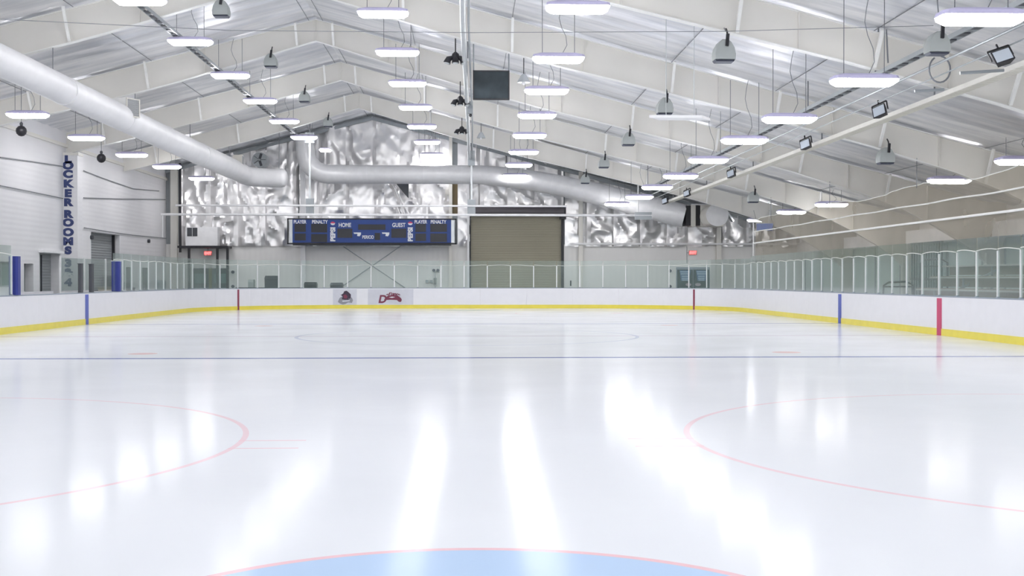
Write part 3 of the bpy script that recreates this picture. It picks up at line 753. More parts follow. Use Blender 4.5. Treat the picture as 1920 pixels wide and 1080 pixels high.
# ------------------------------------------------------------------ net frame at the far end: two pipes, three drop posts
yn = 63.3
for (py, x0, x1, lab, rr) in ((385, 330, 1062, 'upper white net pipe spanning the far end before the foil', .05), (402, 303, 1222, 'lower white net pipe spanning the far end above the scoreboard', .065)):
    a, b_ = atY(x0, py, yn), atY(x1, py, yn); t = empty('net_pipe', a, lab, 'pipe', 'white net pipes at the far end')
    L_ = b_.x - a.x
    MB().tube([(0, 0, 0), (L_, 0, 0)], rr, 10).build('pipe', M['white'], t, smooth=True)
    for s in (0, L_): MB().tube([(s - .02, 0, 0), (s + .02, 0, 0)], rr * 1.3, 10).build('end_cap', M['white'], t)
    if py == 402: MB().tube([(.05, 0, 0), (.05, 0, -1.2)], .03, 8).build('end_leg', M['white'], t)
for i, (px, y0, y1, lab) in enumerate([(581, 262, 400, 'grey drop post left of centre with box above the scoreboard'), (884, 300, 402, 'grey drop post with box left of the roller door')]):
    top, bot = atY(px, y0, yn + .1), atY(px, y1, yn + .1)
    t = empty('drop_post', (bot.x, yn + .12, bot.z), lab, 'post', 'grey drop posts of the net frame')
    h = top.z - bot.z; rt = roof(bot.x) - bot.z - .16
    MB().cbox((0, 0, .38), (.42, .1, .8)).build('lower_box', M['grey'], t)
    MB().bar((0, 0, .75), (0, 0, h), .09, .09).build('post', M['pipe'], t)
    MB().cbox((0, 0, h + .1), (.5 if i == 0 else .36, .14, .55 if i == 0 else .8)).build('upper_box', M['grey'], t)
    MB().bar((0, 0, h + .3), (0, 0, rt), .06, .06).build('roof_rod', M['cable'], t)
p = atY(1206, 405, yn); t = empty('drop_post', p, 'grey box on a short white post under the sloping duct', 'post', 'grey drop posts of the net frame')
MB().cbox((0, 0, 0), (.9, .12, .40)).build('lower_box', M['grey'], t)
MB().bar((-.28, 0, .19), (-.28, 0, roof(p.x) - p.z - .05), .07, .07).build('post', M['alu'], t)
# column pipe in left corner
q = atY(338, 500, YW - 1.0)
tag(MB().bar((q.x, q.y, 3.05), (q.x, q.y, roof(q.x) - .1), .12, .12).build('corner_pipe', M['black']), 'black vertical pipe in the far left corner', 'pipe')

# ------------------------------------------------------------------ scoreboard
ys = 67.9
def sb(px, py): return atY(px, py, ys)
a, b_ = sb(540, 460), sb(856, 410)
t = empty('scoreboard', ((a.x + b_.x) / 2, ys, a.z), 'long blue hockey scoreboard with dark number windows on the end wall', 'scoreboard')
O = t.location
def sr(mb, x0, y0, x1, y1, d0, d1):   # rectangle from pixels, local
    p0, p1 = sb(x0, y1), sb(x1, y0); mb.box(p0.x - O.x, p1.x - O.x, d0, d1, p0.z - O.z, p1.z - O.z); return mb
sr(MB(), 549, 412, 846, 455, -.12, .3).build('cabinet', M['sb_blue'], t)
sr(sr(MB(), 543, 413, 549, 455, -.1, .3), 846, 413, 852, 455, -.1, .3).build('end_panel', M['pipe'], t)
fr = MB()
for q in ((539, 410, 856, 411.6), (539, 456, 856, 458), (539, 410, 541, 458), (854, 410, 856, 458)): sr(fr, *q, -.13, .0)
fr.build('frame', M['black'], t)
sr(MB(), 549, 455, 846, 460, -.05, .3).build('bottom_skirt', M['dark'], t)
for q in ((553, 420, 574, 435), (553, 438, 574, 451), (584, 420, 614, 436), (584, 439, 614, 454), (633, 429, 661, 446), (672, 421, 723, 431), (703, 437, 713, 450), (734, 429, 762, 446), (779, 420, 799, 435), (779, 438, 799, 452), (807, 420, 838, 435), (807, 438, 838, 454)):
    sr(MB(), *q, -.14, -.1).build('number_window', M['sb_dark'], t)
def st(s, px, py, size, nm='lettering', rot=0, sx=1, m_='letter', bold=.0, shear=0):
    p = sb(px, py); Mx = Matrix.Translation((p.x - O.x, -.135, p.z - O.z)) @ FACE @ Matrix.Rotation(rot, 4, 'Z')
    text(s, size, nm, M[m_], t, Mx, .008, bold=bold, sx=sx, shear=shear)
st('PLAYER', 563, 416.5, .27, sx=.78, bold=.008); st('PENALTY', 600, 416.5, .27, sx=.78, bold=.008)
st('PLAYER', 789, 416.5, .27, sx=.78, bold=.008); st('PENALTY', 822, 416.5, .27, sx=.78, bold=.008)
st('HOME', 647, 422.5, .32, sx=.78, bold=.008); st('GUEST', 748, 422.5, .32, sx=.78, bold=.008); st('PERIOD', 690.5, 445, .26, sx=.74, bold=.006)
st('PEPSI', 625, 439.5, .36, rot=PI / 2, bold=.02); st('PEPSI', 770, 439.5, .36, rot=PI / 2, bold=.02)
for px in (624.5, 769.5):
    p = sb(px, 419); cx, cz = p.x - O.x, p.z - O.z
    for nm, m_, a0 in (('emblem_top', 'red', 0), ('emblem_bottom', 'letter', PI)):
        MB().prism([(.10 * math.cos(a0 + PI * i / 8), .10 * math.sin(a0 + PI * i / 8)) for i in range(9)], lambda u, v: (cx + u * 1.3, -.15, cz + v), lambda u, v: (cx + u * 1.3, -.12, cz + v)).build(nm, M[m_], t)
for px in (670, 723):
    p = sb(px, 440); cx, cz = p.x - O.x, p.z - O.z
    MB().prism([(-.20, .12), (.22, .12), (.21, 0), (.14, -.10), (0, -.08), (.02, .04), (-.17, .04)], lambda u, v: (cx + u, -.15, cz + v), lambda u, v: (cx + u, -.12, cz + v)).build('sponsor_emblem', M['letter'], t)
MB().tube([(sb(600, 0).x - O.x, .2, .5), (sb(600, 0).x - O.x, 1.2, .5)], .03, 6).build('wall_bracket', M['grey'], t); MB().tube([(sb(800, 0).x - O.x, .2, .5), (sb(800, 0).x - O.x, 1.2, .5)], .03, 6).build('wall_bracket', M['grey'], t)

# ------------------------------------------------------------------ end wall fittings
def wallbox(name, x0, y0, x1, y1, d, m_, lab, cat, Yp=YW - .02):
    p0, p1 = atY(x0, y1, Yp), atY(x1, y0, Yp)
    return tag(MB().box(p0.x, p1.x, Yp - d, Yp, p0.z, p1.z).build(name, m_), lab, cat)
# double doors on the right
p0, p1 = atY(1268, 560, YW - .06), atY(1331, 501, YW - .06)
dd = struct('door_7', MB().box(p0.x, p1.x, YW - .05, YW, 0, p1.z), M['cap'])
cx = (p0.x + p1.x) / 2; wd_ = p1.x - p0.x
for s, (a, b_) in enumerate(((p0.x + .05, cx - .03), (cx + .03, p1.x - .05))):
    lf = MB().box(a, b_, YW - .10, YW - .05, .02, p1.z - .14).build('door_leaf', M['teal_dark'], dd)
    c = (a + b_) / 2
    MB().prism([(-.32, .33), (.32, .33), (.24, -.28), (-.24, -.28)], lambda u, v: (c + u, YW - .115, 1.72 + v), lambda u, v: (c + u, YW - .101, 1.72 + v)).build('poster', M['poster'], lf)
    po = MB()
    for z_, w_ in ((.24, .29), (.12, .26), (-.02, .2), (-.14, .2), (-.24, .18)):
        po.prism([(-w_, .04), (w_, .04), (w_ * .94, -.035), (-w_ * .94, -.035)], lambda u, v: (c + u, YW - .125, 1.72 + z_ + v), lambda u, v: (c + u, YW - .116, 1.72 + z_ + v))
    po.build('poster_print', M['poster_text'], lf)
    ox = (b_ - .25) if s == 0 else (a + .25)
    MB().prism([(.17 * math.cos(q * PI / 8), .09 * math.sin(q * PI / 8)) for q in range(16)], lambda u, v: (ox + u, YW - .115, 1.22 + v), lambda u, v: (ox + u, YW - .101, 1.22 + v)).build('oval_sticker', M['poster_oval'], lf)
    MB().box(a + .1, b_ - .1, YW - .15, YW - .11, .98, 1.03).build('push_bar', M['pipe'], lf)
# exit signs
for px, py, yy, lab in ((1299, 474, YW - .03, 'glowing red exit sign above the dark double doors at right'), (390, 475, YW - .6, 'glowing red exit sign under the black platform at left')):
    p = atY(px, py, yy); t = empty('exit_sign', p, lab, 'sign', 'red exit signs')
    MB().cbox((0, 0, 0), (.46, .06, .26)).build('case', mat('exit_case', (.75, .35, .33), .4), t)
    text('EXIT', .2, 'lettering', M['red_glow'], t, Matrix.Translation((0, -.034, 0)) @ FACE, .01, bold=.012, sx=.95)
    if py == 474: MB().tube([(-.35, 0, 1.5 * 0 + .0), (-.35, 0, .45)], .015, 6).build('conduit', M['grey'], t); MB().tube([(-.35, 0, 0), (-.35, 0, -.6)], .015, 6).build('conduit', M['grey'], t); MB().bar((-.35, 0, 0), (-.2, 0, 0), .03).build('bracket', M['grey'], t)
    else: MB().tube([(0, 0, .13), (0, 0, .42)], .012, 6).build('hanger', M['dark'], t)
# teal doors at left under the platform
p0, p1 = atY(360, 560, YW - .06), atY(429, 503, YW - .06)
dd = struct('door_8', MB().box(p0.x, p1.x, YW - .05, YW, 0, p1.z), M['dark']); cx = (p0.x + p1.x) / 2
for a, b_ in ((p0.x + .05, cx - .1), (cx + .1, p1.x - .05)):
    lf = MB().box(a, b_, YW - .10, YW - .05, .02, p1.z - .1).build('door_leaf', M['teal_dark'], dd)
    c = (a + b_) / 2
    MB().box(c - .35, c + .35, YW - .12, YW - .101, 1.3, 1.85).build('window', M['window_green'], lf)
    MB().box(a + .1, b_ - .1, YW - .15, YW - .11, .98, 1.03).build('push_bar', M['pipe'], lf)
MB().box(cx - .08, cx + .08, YW - .13, YW - .05, 0, p1.z).build('mullion', mat('olive_post', (.20, .20, .06), .5), dd)
# platform with white cabin
yp = YW - 1.0
q0, q1 = atY(338, 461, yp), atY(429, 461, yp)
t = empty('steel_platform', (q0.x, yp, 0), 'black steel platform on posts over the far left doors', 'platform')
W_ = q1.x - q0.x
MB().box(-.1, W_, -.25, .9, q0.z - .12, q0.z).build('deck', M['black'], t)
for px in (356, 409, 428):
    x = atY(px, 480, yp).x - q0.x; MB().bar((x, -.2, 0), (x, -.2, q0.z - .1), .13, .13).build('leg', M['black'], t)
a, b_ = atY(349, 459, yp), atY(409, 426, yp)
t2 = empty('white_cabin', (a.x, yp, q0.z), 'white boxed unit with two dark windows on the black platform', 'cabin')
MB().box(0, b_.x - a.x, -.15, .42, .01, b_.z - q0.z).build('casing', M['white'], t2)
for s in ((351, 360), (361, 370)):
    u0, u1 = atY(s[0], 443, yp - .15), atY(s[1], 427, yp - .15); MB().box(u0.x - a.x, u1.x - a.x, -.17, -.14, u0.z - q0.z, u1.z - q0.z).build('window', M['dark'], t2)
# X bracing rods
for a, b_, lab in (((642, 461), (790, 560), 'thin diagonal brace rod falling right below the scoreboard'), ((752, 461), (630, 545.01), 'thin diagonal brace rod falling left below the scoreboard')):
    tag(MB().tube([atY(*a, YW - (.05 if b_[0] > 700 else .09)), atY(*b_, YW - (.05 if b_[0] > 700 else .09))], .025, 6).build('brace_rod', M['grey']), lab, 'brace rod')
# electrical fittings
t = empty('fuse_boxes', atY(815, 520, YW - .03), 'small cluster of grey gauges and electrical boxes left of the white post', 'electrical box')
O2 = t.location
def fb_(x0, y0, x1, y1, nm, m_):
    a, b_ = atY(x0, y1, YW - .03), atY(x1, y0, YW - .03); MB().box(a.x - O2.x, b_.x - O2.x, -.12, .02, a.z - O2.z, b_.z - O2.z).build(nm, M[m_], t)
fb_(798, 525, 803, 530, 'box', 'grey'); fb_(806, 525, 811, 530, 'box', 'grey'); fb_(813, 521, 819, 532, 'box', 'hood'); fb_(815.5, 508, 816.5, 545, 'conduit', 'grey')
for px in (813.5, 821):
    c = atY(px, 507, YW - .03) - O2; MB().tube([(c.x, .02, c.z), (c.x, -.1, c.z)], .09, 14).build('gauge', M['hood_dark'], t)
for px, py, lab in ((1256, 508, 'small round dark wall light left of the right double doors, upper one'), (1256, 537, 'small round dark wall light left of the right double doors, lower one'), (437, 510, 'small round dark wall light beside the far left doors, upper one'), (437, 537, 'small round dark wall light beside the far left doors, lower one')):
    c = atY(px, py, YW - .02); tag(MB().tube([c, c + Vector((0, -.12, 0))], .09, 14).build('wall_light', M['hood_dark']), lab, 'wall light')
c = atY(1070, 531, YW - .02); tag(MB().tube([c + Vector((0, 0, -.15)), c + Vector((0, -.05, .15))], .04, 8).build('hose_nozzle', M['black']), 'small black hook on the wall right of the roller door', 'hook')
# floor items by the far wall
def crate(px0, px1, pytop, yy, m_, nm, lab, cat, dp=.6, lid=True):
    a, b_ = atY(px0, 540, yy), atY(px1, pytop, yy); cx = (a.x + b_.x) / 2; w_ = b_.x - a.x
    t = empty(nm, (cx, yy + dp / 2, -.02), lab, cat); h = b_.z + .02
    MB().loft([[(-w_ * .46, -dp * .46, 0), (w_ * .46, -dp * .46, 0), (w_ * .46, dp * .46, 0), (-w_ * .46, dp * .46, 0)], [(-w_ / 2, -dp / 2, h * .9), (w_ / 2, -dp / 2, h * .9), (w_ / 2, dp / 2, h * .9), (-w_ / 2, dp / 2, h * .9)]]).build('body', m_, t)
    if lid: MB().loft([[(-w_ * .52, -dp * .53, h * .9), (w_ * .52, -dp * .53, h * .9), (w_ * .52, dp * .53, h * .9), (-w_ * .52, dp * .53, h * .9)], [(-w_ * .45, -dp * .45, h), (w_ * .45, -dp * .45, h), (w_ * .45, dp * .45, h), (-w_ * .45, dp * .45, h)]]).build('lid', m_, t)
    return t
crate(496, 520, 517, 66.5, M['dark'], 'storage_cabinet', 'tall dark cabinet behind the far glass left of the scoreboard', 'cabinet')
crate(570, 593, 529, 66.5, M['black'], 'rubbish_bin', 'black bin behind the far glass right of the white post', 'bin')
crate(619, 642, 530, 66.5, M['dark'], 'rubbish_bin', 'dark bin with rounded lid behind the far glass above the left board emblem', 'bin')
crate(465, 475, 524, 66.5, M['hood'], 'small_cart', 'small grey-brown cart behind the far glass next to the dark cabinet', 'cart')
t = empty('low_bench', atY(505, 540, 66.0) * 1, 'long low black bench behind the far glass', 'bench'); t.location.z = -.02
MB().box(-1.8, 1.8, -.2, .2, 1.02, 1.1).build('seat', M['black'], t)
for s in (-1.6, 0, 1.6): MB().box(s - .04, s + .04, -.18, .18, 0, 1.02).build('leg', M['black'], t)
# blue banner far right
p0 = atY(1434, 426, 60.0)
t = empty('blue_banner', p0, 'bright blue banner high in the far right corner', 'banner')
MB().box(-.42, .42, -.01, .01, -.17, .20).build('cloth', M['banner'], t); MB().tube([(-.45, 0, .2), (.45, 0, .2)], .02, 6).build('pole', M['pipe'], t)
for s in (-.4, .4): MB().tube([(s, 0, .2), (s, .7, roof(p0.x) - p0.z - depth(p0.x) * .5)], .008, 5).build('string', M['cable'], t)

# ------------------------------------------------------------------ locker rooms column
yc = FR[1] - .35
t = empty('locker_room_column', (-17.12, yc, 0), 'white square column with navy vertical locker rooms lettering on the left wall', 'column')
MB().box(-.38, .42, 0, .6, 0, roof(-17.1) - depth(-17.1) - .03).build('shaft', M['wall'], t)
MB().box(-.43, .47, -.05, .65, roof(-17.1) - depth(-17.1) - .15, roof(-17.1) - depth(-17.1) - .031).build('capital', M['cream'], t)
ltr = list('LOCKER ROOMS') + [' ', '3', '&', '4']
ypx = [297, 312, 328, 344, 362, 379, 0, 400, 418, 437, 454, 471, 0, 495, 511, 526]
ypx = [299, 311, 327, 345, 363, 380, None, 402, 418, 436, 453, 470, None, 494, 511, 530]
for ch, py in zip(ltr, ypx):
    if py is None: continue
    p = atY(137, py, yc); text(ch, .42, 'letter', M['navy'], t, Matrix.Translation((.02, -.012, p.z)) @ FACE, .01, bold=.03, sx=1.3)
# wall cables and lamps on the left wall
def wcable(pts, lab):
    P_ = [atX(px, py, WL + .06) for px, py in pts]; tag(MB().tube(P_, .022, 6).build('wall_cable', M['cable']), lab, 'cable')
wcable([(158, 427), (200, 434), (250, 441), (312, 447)], 'dark sagging cable on the left wall above the grey roller door')
wcable([(0, 348), (60, 360), (118, 372)], 'thin cable on the left wall before the locker rooms column, lower one')
wcable([(0, 295), (60, 303), (118, 312)], 'thin cable on the left wall before the locker rooms column, upper one')
wcable([(157, 320), (190, 333), (250, 354), (298, 358)], 'thin sagging cable high on the left wall behind the column')
wcable([(157, 371), (230, 373), (310, 374)], 'thin straight cable across the left wall above the roller door')
for px, py, lab in ((170, 445, 'small grey fitting on the left wall left of the roller door'), (277, 452, 'small dark fitting on the left wall right of the roller door')):
    c = atX(px, py, WL); tag(MB().tube([c, c + Vector((.12, 0, 0))], .1, 12).build('wall_fitting', M['dark']), lab, 'fitting')
c = atX(316, 443, WL); tag(MB().cbox((c.x + .15, c.y, c.z), (.3, .3, .75)).build('wall_speaker', M['grey']), 'grey box speaker at the end of the sagging wall cable', 'speaker')
# ------------------------------------------------------------------ rink boards
t = empty('rink_boards', (0, 0, 0), 'white rink boards with yellow kickplate running around the ice', 'boards')
def along(off, step):
    """points every step metres on the rounded outline, starting near left"""
    P_ = rrect(off, 40); out = [P_[0]]; acc = 0
    res = [Vector((P_[0][0], P_[0][1], 0))]
    for a, b_ in zip(P_, P_[1:]):
        a = Vector((a[0], a[1], 0)); b_ = Vector((b_[0], b_[1], 0)); d = (b_ - a).length
        if d < 1e-6: continue
        s = step - acc
        while s <= d: res.append(a.lerp(b_, s / d)); s += step
        acc = (acc + d) % step
    return res
def nrm(pts):  # outward normals
    out = []
    for i, p in enumerate(pts):
        a = pts[max(0, i - 1)]; b_ = pts[min(len(pts) - 1, i + 1)]; d = (b_ - a).normalized(); out.append(Vector((-d.y, d.x, 0)))
    return out
fine = along(0, .305); fn = nrm(fine)
BH = 1.05
def strip(i0, i1, o0, o1, z0, z1, gap=0):
    rings = []
    for i in range(i0, i1 + 1):
        p = fine[i].copy(); nn = fn[i]
        if gap and i == i1: p = p.lerp(fine[i - 1], gap / .305)
        rings.append([p + nn * o0 + Vector((0, 0, z0)), p + nn * o0 + Vector((0, 0, z1)), p + nn * o1 + Vector((0, 0, z1)), p + nn * o1 + Vector((0, 0, z0))])
    return MB().loft(rings)
nF = len(fine) - 1; i = 0
while i < nF:
    j = min(i + 8, nF); strip(i, j, 0, .10, .0, BH - .03, .004).build('board_panel', M['hdpe'], t); i = j
strip(0, nF, -.014, .0, 0, .19).build('kickplate', M['yellow'], t)
strip(0, nF, -.01, .14, BH - .03, BH).build('cap_rail', M['hdpe'], t)
strip(0, nF, .02, .13, BH, BH + .035).build('glass_sill', M['cap'], t)
# painted markings on the boards
def marking(side, y, w_, m_):
    # x of outline at y
    cx = HW - RC
    if y > YB1 - RC: dy = y - (YB1 - RC); x = cx + math.sqrt(RC ** 2 - dy ** 2); ang = math.asin(dy / RC)
    else: x = HW; ang = 0
    c = Vector((side * x, y, 0)); nrm_ = Vector((-side * math.cos(ang), -math.sin(ang), 0)); tg = Vector((-side * math.sin(ang), math.cos(ang), 0))
    q = [c + tg * (-w_ / 2) + nrm_ * .019, c + tg * (w_ / 2) + nrm_ * .019, c + tg * (w_ / 2) - nrm_ * .01, c + tg * (-w_ / 2) - nrm_ * .01]
    MB().loft([[v + Vector((0, 0, .0)) for v in q], [v + Vector((0, 0, BH - .031)) for v in q]]).build('line_marking', M[m_], t)
for s in (-1, 1):
    marking(s, YC, .30, 'red'); marking(s, YB1 - 21.7, .30, 'blue'); marking(s, YB1 - 3.0, .11, 'darkred'); marking(s, CAMD + 21.6, .3, 'blue')
# ad panels on far boards
def yb(x):
    e = abs(x) - (HW - RC); return YB1 if e <= 0 else YB1 - RC + math.sqrt(max(0, RC * RC - e * e))
def bd(px, py):
    q = atY(px, py, YB1); q.y = yb(q.x) - .004; return q
def ad(x0, x1, lab=None):
    a, b_ = bd(x0, 574), bd(x1, 545); xs = [a.x + (b_.x - a.x) * q / 8 for q in range(9)]
    return MB().loft([[(x, yb(x) - .012, .19), (x, yb(x) - .012, BH - .031), (x, yb(x) - .001, BH - .031), (x, yb(x) - .001, .19)] for x in xs]).build('printed_panel', M['ad_panel'], t)
ad1 = ad(625, 669); ad2 = ad(690, 775)
def decal(poly, m_, par, nm, d=.004, dz=0):
    MB().prism(poly, lambda a, b_: Vector(bd(a, b_)) + Vector((0, -.013 - d - dz, 0)), lambda a, b_: Vector(bd(a, b_)) + Vector((0, -.0115, 0))).build(nm, M[m_], par)
decal([(634, 566), (637, 559), (641, 556), (660, 558), (662, 563), (660, 568), (653, 567), (648, 570), (643, 571), (638, 569)], 'logo_grey', ad1, 'emblem_base')
decal([(637, 551), (640, 553), (644, 550), (646, 546), (650, 545), (654, 548), (658, 552), (658, 558), (655, 562), (646, 562), (641, 561), (643, 556)], 'logo_dark', ad1, 'emblem_figure', .008)
decal([(644, 553), (649, 552), (652, 556), (650, 560), (645, 559)], 'maroon', ad1, 'emblem_mark', .012)
decal([(642, 564), (656, 563), (656, 564.5), (643, 565.5)], 'letter', ad1, 'emblem_highlight', .012)
arc_top = [(716 + i * 3.8, 559 - 5.2 * math.sin(PI * (i + 1.0) / 11.5)) for i in range(10)]
decal([(720, 562), (723, 558), (728, 554), (738, 553.5), (747, 555), (752, 559), (753.5, 562), (752, 566), (748, 566), (744, 562.6), (733, 562), (722, 562.6)], 'maroon', ad2, 'emblem_swoosh')
decal([(729, 557.4), (735, 556.2), (741, 557), (735, 558.6)], 'letter', ad2, 'emblem_highlight', .008)
p = bd(716.5, 561.5); text('D', .56, 'lettering', M['maroon'], ad2, Matrix.Translation((p.x, YB1 - .02, p.z)) @ FACE, .004, shear=.2, bold=.02)
p = bd(735.5, 551.4)
for i, ch in enumerate('efiance'):
    q = bd(726 + i * 3.6, 553.4 - 2.0 * math.sin(PI * (i + .8) / 7.5)); text(ch, .27, 'lettering', M['maroon'], ad2, Matrix.Translation((q.x, YB1 - .026, q.z)) @ FACE, .004, bold=.01, shear=.15)

# ------------------------------------------------------------------ rink glass
gl = along(.075, .305); 
start = next(i for i, p in enumerate(gl) if p.x < -12.9 and p.y > 21)
g = along(.075, .305); gn = nrm(g)
idx = []; i = start
while i < len(g) and not (g[i].x > 12.9 and g[i].y < 21): idx.append(i); i += 4
GT = {'L': 2.50, 'F': 2.50, 'R': 2.60}
BENCH = (35.0, 44.8)
def sect(p):
    if p.y > YB1 - RC: return 'F'
    return 'L' if p.x < 0 else 'R'
cnt = {'L': 0, 'F': 0, 'R': 0}; scnt = dict(cnt)
gz = BH + .035
Ld = [i for i in idx if sect(g[i]) == 'L']
SN = {'L': 'left side boards, %s from the camera end', 'F': 'curved far end boards, %s from the left', 'R': 'right side boards, %s from the far corner'}
for kk, i in enumerate(idx):
    p = g[i]; s = sect(p); nn = gn[i]; bench = (s == 'L' and BENCH[0] - .1 < p.y < BENCH[1] + .1)
    bench_next = (s == 'L' and BENCH[0] - 1 < p.y < BENCH[1] - .6)
    if not (s == 'L' and BENCH[0] + .2 < p.y < BENCH[1] - .2):
        st_ = empty('glass_stanchion', (p.x, p.y, gz), 'thin white aluminium stanchion on the ' + SN[s] % ordw(scnt[s]), 'stanchion', 'glass stanchions'); scnt[s] += 1
        st_.rotation_euler.z = math.atan2(nn.y, nn.x)
        hS = 2.24 - gz
        MB().box(-.022, .022, -.024, .024, 0, hS).build('post', M['alu'], st_)
        MB().box(-.03, .03, -.05, .05, 0, .025).build('foot', M['cap'], st_)
    if kk + 1 < len(idx) and not bench_next:
        j = idx[kk + 1]; dd_ = .026 / .305
        a = g[i].lerp(g[i + 1], dd_ * 1.0); b_ = g[j].lerp(g[j - 1], dd_ * 1.0)
        mids = [a] + [g[q] for q in range(i + 1, j)] + [b_]; nn_ = [gn[q] for q in range(i, j + 1)]
        top = GT[s]
        rings = [[m_ + n_ * -.006 + Vector((0, 0, gz)), m_ + n_ * -.006 + Vector((0, 0, top)), m_ + n_ * .006 + Vector((0, 0, top)), m_ + n_ * .006 + Vector((0, 0, gz))] for m_, n_ in zip(mids, nn_)]
        pn = MB().loft(rings).build('rink_glass', M['glass'])
        tag(pn, 'clear greenish rink glass on the ' + SN[s] % ordw(cnt[s]), 'rink glass', 'rink glass sheets'); cnt[s] += 1
        # bright cap strip slightly bowed between stanchions
        zs = 2.26 if s != 'R' else 2.27
        pts = []
        for q, (m_, n_) in enumerate(zip(mids, nn_)):
            bow = .035 * math.sin(PI * (q) / (len(mids) - 1) + .3 + .5 * math.sin(kk * 2.1)) if s == 'R' else .02 * math.sin(kk * 1.3 + q)
            pts.append(m_ + n_ * -.02 + Vector((0, 0, zs + bow)))
        MB().tube(pts, .011, 6).build('top_cord', M['wire'], pn)
# blue pads and dark posts at the players' bench
def pad(y, lab, m_='pad', w_=.30, h=2.2, x=-HW - .08):
    t = empty('post_pad', (x, y, BH + .035), lab, 'pad', 'padded posts of the bench glass')
    hh = h - BH - .035
    prof = [(-w_ / 2, -.1), (-w_ / 2 + .05, -.15), (w_ / 2 - .05, -.15), (w_ / 2, -.1), (w_ / 2, .1), (-w_ / 2, .1)]
    MB().loft([[(u, v, 0) for u, v in prof], [(u, v, hh) for u, v in prof]]).build('cover', M[m_], t)
    MB().box(-w_ / 2 - .01, w_ / 2 + .01, -.16, .11, hh, hh + .02).build('top_trim', M['alu'] if m_ == 'pad' else M['dark'], t)
pad(BENCH[0] - .1, 'tall blue padded post at the near end of the player bench glass', w_=.26)
pad(BENCH[1] + .05, 'tall blue padded post at the far end of the player bench glass', w_=.30)
pad(40.75, 'slim dark padded post by the blue line on the left boards, left one', 'dark', .11, 2.05); pad(41.9, 'slim dark padded post by the blue line on the left boards, right one', 'dark', .11, 2.05)
# bench back glass and team bench behind
t = empty('bench_back_glass', (-15.3, 40, 0), 'pale green glass screen behind the player bench by the left wall', 'glass screen')
MB().box(-.01, .01, -8.5, -5.6, 1.1, 2.9).build('glass', M['glass'], t); MB().box(-.01, .01, 5.5, 14, 1.1, 2.35).build('glass', M['glass'], t)
MB().box(-.05, .05, -8.5, 4.6, -.02, 1.1).build('lower_panel', M['hdpe'], t); MB().box(-.05, .05, 5.5, 14, -.02, 1.05).build('lower_panel', M['hdpe'], t)
for y in (-8.5, -5.6, 5.5, 8.3, 11.1, 14): MB().box(-.03, .03, y - .03, y + .03, 0, 2.4).build('post', M['alu'], t)
t = empty('player_bench', (-14.5, 39.9, -.02), 'long low grey player bench behind the left boards', 'bench')
MB().box(-.18, .18, -4.6, 4.6, .62, .68).build('seat', M['plank'], t)
for y in (-4.2, -1.4, 1.4, 4.2): MB().box(-.14, .14, y - .03, y + .03, 0, .62).build('leg', M['grey'], t)
c = atX(206, 545, -16.6); crt = empty('equipment_crate', (-16.6, c.y, -.02), 'beige crate in front of the grey roller door on the left', 'crate')
MB().box(-.35, .35, -.6, .6, .0, 1.12).build('body', M['beige'], crt); MB().box(-.38, .38, -.63, .63, 1.12, 1.2).build('lid', M['beige'], crt)
c = atX(216, 545, -16.4); crt = empty('equipment_crate', (-16.3, c.y + 1.35, -.02), 'dark crate beside the beige crate near the blue padded post', 'crate')
MB().box(-.3, .3, -.5, .5, 0, 1.1).build('body', mat('brown_crate', (.12, .08, .07), .6), crt); MB().box(-.32, .32, -.52, .52, 1.1, 1.15).build('lid', M['dark'], crt)
crate(293, 306, 526, 64.5, M['grey'], 'storage_cabinet', 'low grey cabinet behind the glass at the far left corner', 'cabinet')

# ------------------------------------------------------------------ right side: net, stands, rails
t = empty('safety_net', (0, 0, 0), 'tan see-through safety net with scalloped top along the right side', 'net')
net = MB(); vs = []; fs = []; y_a, y_b = 18.0, 55.0; ny = 180; nz = 6; xN = HW + .35
for j in range(ny + 1):
    y = y_a + (y_b - y_a) * j / ny; ph = (y - FR[3]) / 4.275
    top = EYE + 2.62 + .17 * abs(math.cos(PI * ph * .5)) ** 1.5 + .04 * noise.noise(Vector((y, 0, 0)))
    for i in range(nz + 1):
        z = 2.3 + (top - 2.3) * i / nz; vs.append((xN + .07 * math.sin(y * 2.2) * (i / nz) + .05 * noise.noise(Vector((y * .9, z, 0))), y, z))
for j in range(ny):
    for i in range(nz):
        a = j * (nz + 1) + i; fs.append((a, a + 1, a + nz + 2, a + nz + 1))
net.add(vs, fs); net.build('net', M['net'], t, smooth=180)
MB().tube([Vector(vs[j * (nz + 1) + nz]) for j in range(0, ny + 1, 2)], .014, 6).build('top_rope', M['wire'], t)
def sag(zc_, amp): return [(xN - .05, y_a + (y_b - y_a) * q / 60, EYE + zc_ + amp * math.sin(q * .9)) for q in range(61)]
MB().tube(sag(2.18, .012), .024, 6).build('upper_rail', M['wire'], t); MB().tube(sag(1.66, 0), .035, 8).build('lower_rail', M['brace'], t)
MB().tube([(xN - .05, y_b, 2.6), (xN - .05, y_b, 4.15)], .03, 8).build('end_post', M['white'], t)
for y in FR[1:6]:
    if y_a < y < y_b: MB().tube([(xN + .05, y, EYE + 2.7), (xN + .05, y, roof(xN) - depth(xN))], .012, 6).build('net_hanger', M['cable'], t)
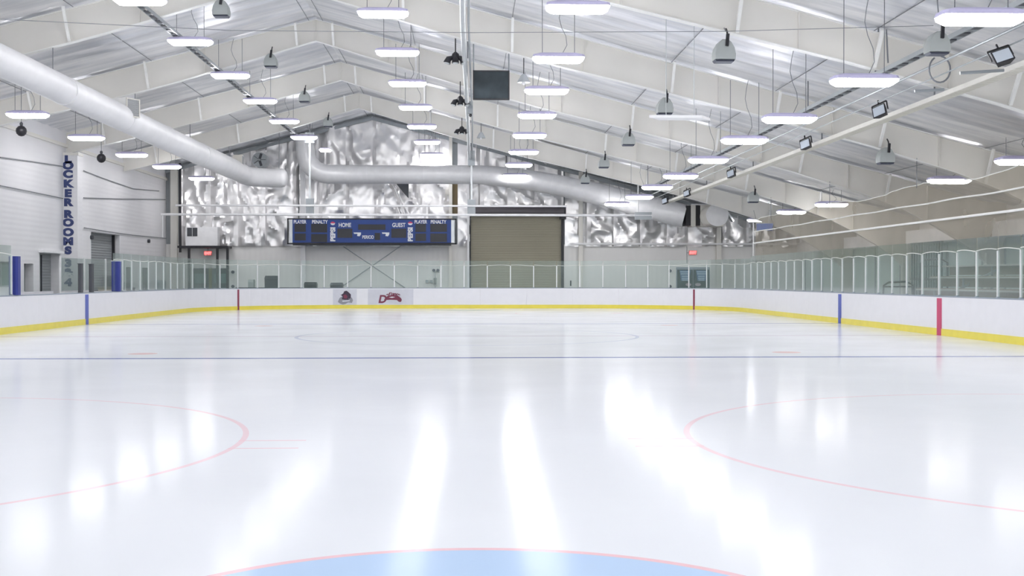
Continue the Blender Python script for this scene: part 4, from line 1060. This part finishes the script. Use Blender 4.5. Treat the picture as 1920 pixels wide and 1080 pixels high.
# bleachers
t = empty('bleacher_stand', (0, 0, -.02), 'stepped spectator bleachers with tan planks behind the right glass', 'bleacher')
for kq in range(4):
    x0 = 14.9 + kq * 1.0; z0 = .75 + kq * .42; ye = 40.6 + kq * 1.3
    pl = MB().box(x0, x0 + .30, 27, ye, z0, z0 + .05).build('seat_plank', M['plank'], t)
    MB().box(x0 - .45, x0 - .02, 27, ye, z0 - .38, z0 - .34).build('foot_plank', M['brown'], t)
    MB().box(x0 + .30, x0 + .34, 27, ye, z0 - .30, z0 + .0).build('riser_board', M['brown'], t)
for y in (27.3, 31.5, 35.5, 40.4):
    MB().bar((14.6, y, .05), (18.2, y, 1.9), .07).build('support_beam', M['grey'], t)
    for kq in range(4): MB().bar((15.0 + kq, y, 0), (15.0 + kq, y, .74 + kq * .42), .06).build('support_post', M['grey'], t)
def rail_loop(x0, y, z0, h, lab):
    t = empty('handrail', (x0, y, -.02), lab, 'handrail', 'black looped handrails')
    MB().tube([(-.4, 0, 0), (-.4, 0, z0), (-.38, 0, z0 + h * .75), (-.2, 0, z0 + h), (.4, 0, z0 + h * 1.05), (.65, 0, z0 + h * .8), (.65, 0, 0)], .035, 8).build('rail', M['black'], t, smooth=60)
    MB().tube([(-.4, 0, z0 + .3), (.65, 0, z0 + .3)], .025, 8).build('mid_rail', M['black'], t)
rail_loop(14.75, 40.8, 1.0, .45, 'black looped handrail at the lower end of the bleachers')
rail_loop(17.55, 44.7, 1.75, .55, 'black looped handrail at the top end of the bleachers')
# slatted rail panel by the right wall
c0, c1 = atX(1708, 500, 19.0), atX(1768, 500, 19.0)
t = empty('slatted_gate', (19.0, (c0.y + c1.y) / 2, 0), 'dark vertically slatted gate panel at the right wall behind the bleachers', 'gate')
hy = abs(c0.y - c1.y) / 2
MB().box(-.03, .03, -hy, hy, 3.0, 3.08).box(-.03, .03, -hy, hy, 1.5, 1.58).build('frame', M['dark'], t)
for q in range(13):
    yy = -hy + (q + .5) * 2 * hy / 13; MB().box(-.02, .02, yy - .055, yy + .055, .0, 3.02).build('slat', M['teal_dark'], t)
# lower right wall lining
for i in range(5):
    y1 = YW - 8.55 * i - 1.0
    t = empty('wall_panel', (WR - .5, y1 - 3.3, 0), 'pale green-grey partition under the white bulkhead, %s bay from the end wall' % ordw(i), 'partition', 'partitions along the right wall')
    MB().box(0, .05, -3.3, 3.3, -.02, 3.04).build('sheet', mat('pale_partition', (.66, .74, .71), .5), t)
    for s in (-3.3, 0, 3.3): MB().box(-.04, .0, s - .05, s + .05, 0, 3.04).build('batten', M['grey'], t)
# rubber black line on sill etc: dark rail behind right boards
t = empty('walkway_rail', (0, 0, 0), 'low dark rail along the walkway behind the right boards', 'rail')
MB().bar((14.2, 30, 1.0), (14.2, 62, 1.0), .06).build('rail', M['cap'], t)
for y in range(30, 63, 4): MB().bar((14.2, y, -.02), (14.2, y, 1.0), .05).build('post', M['cap'], t)
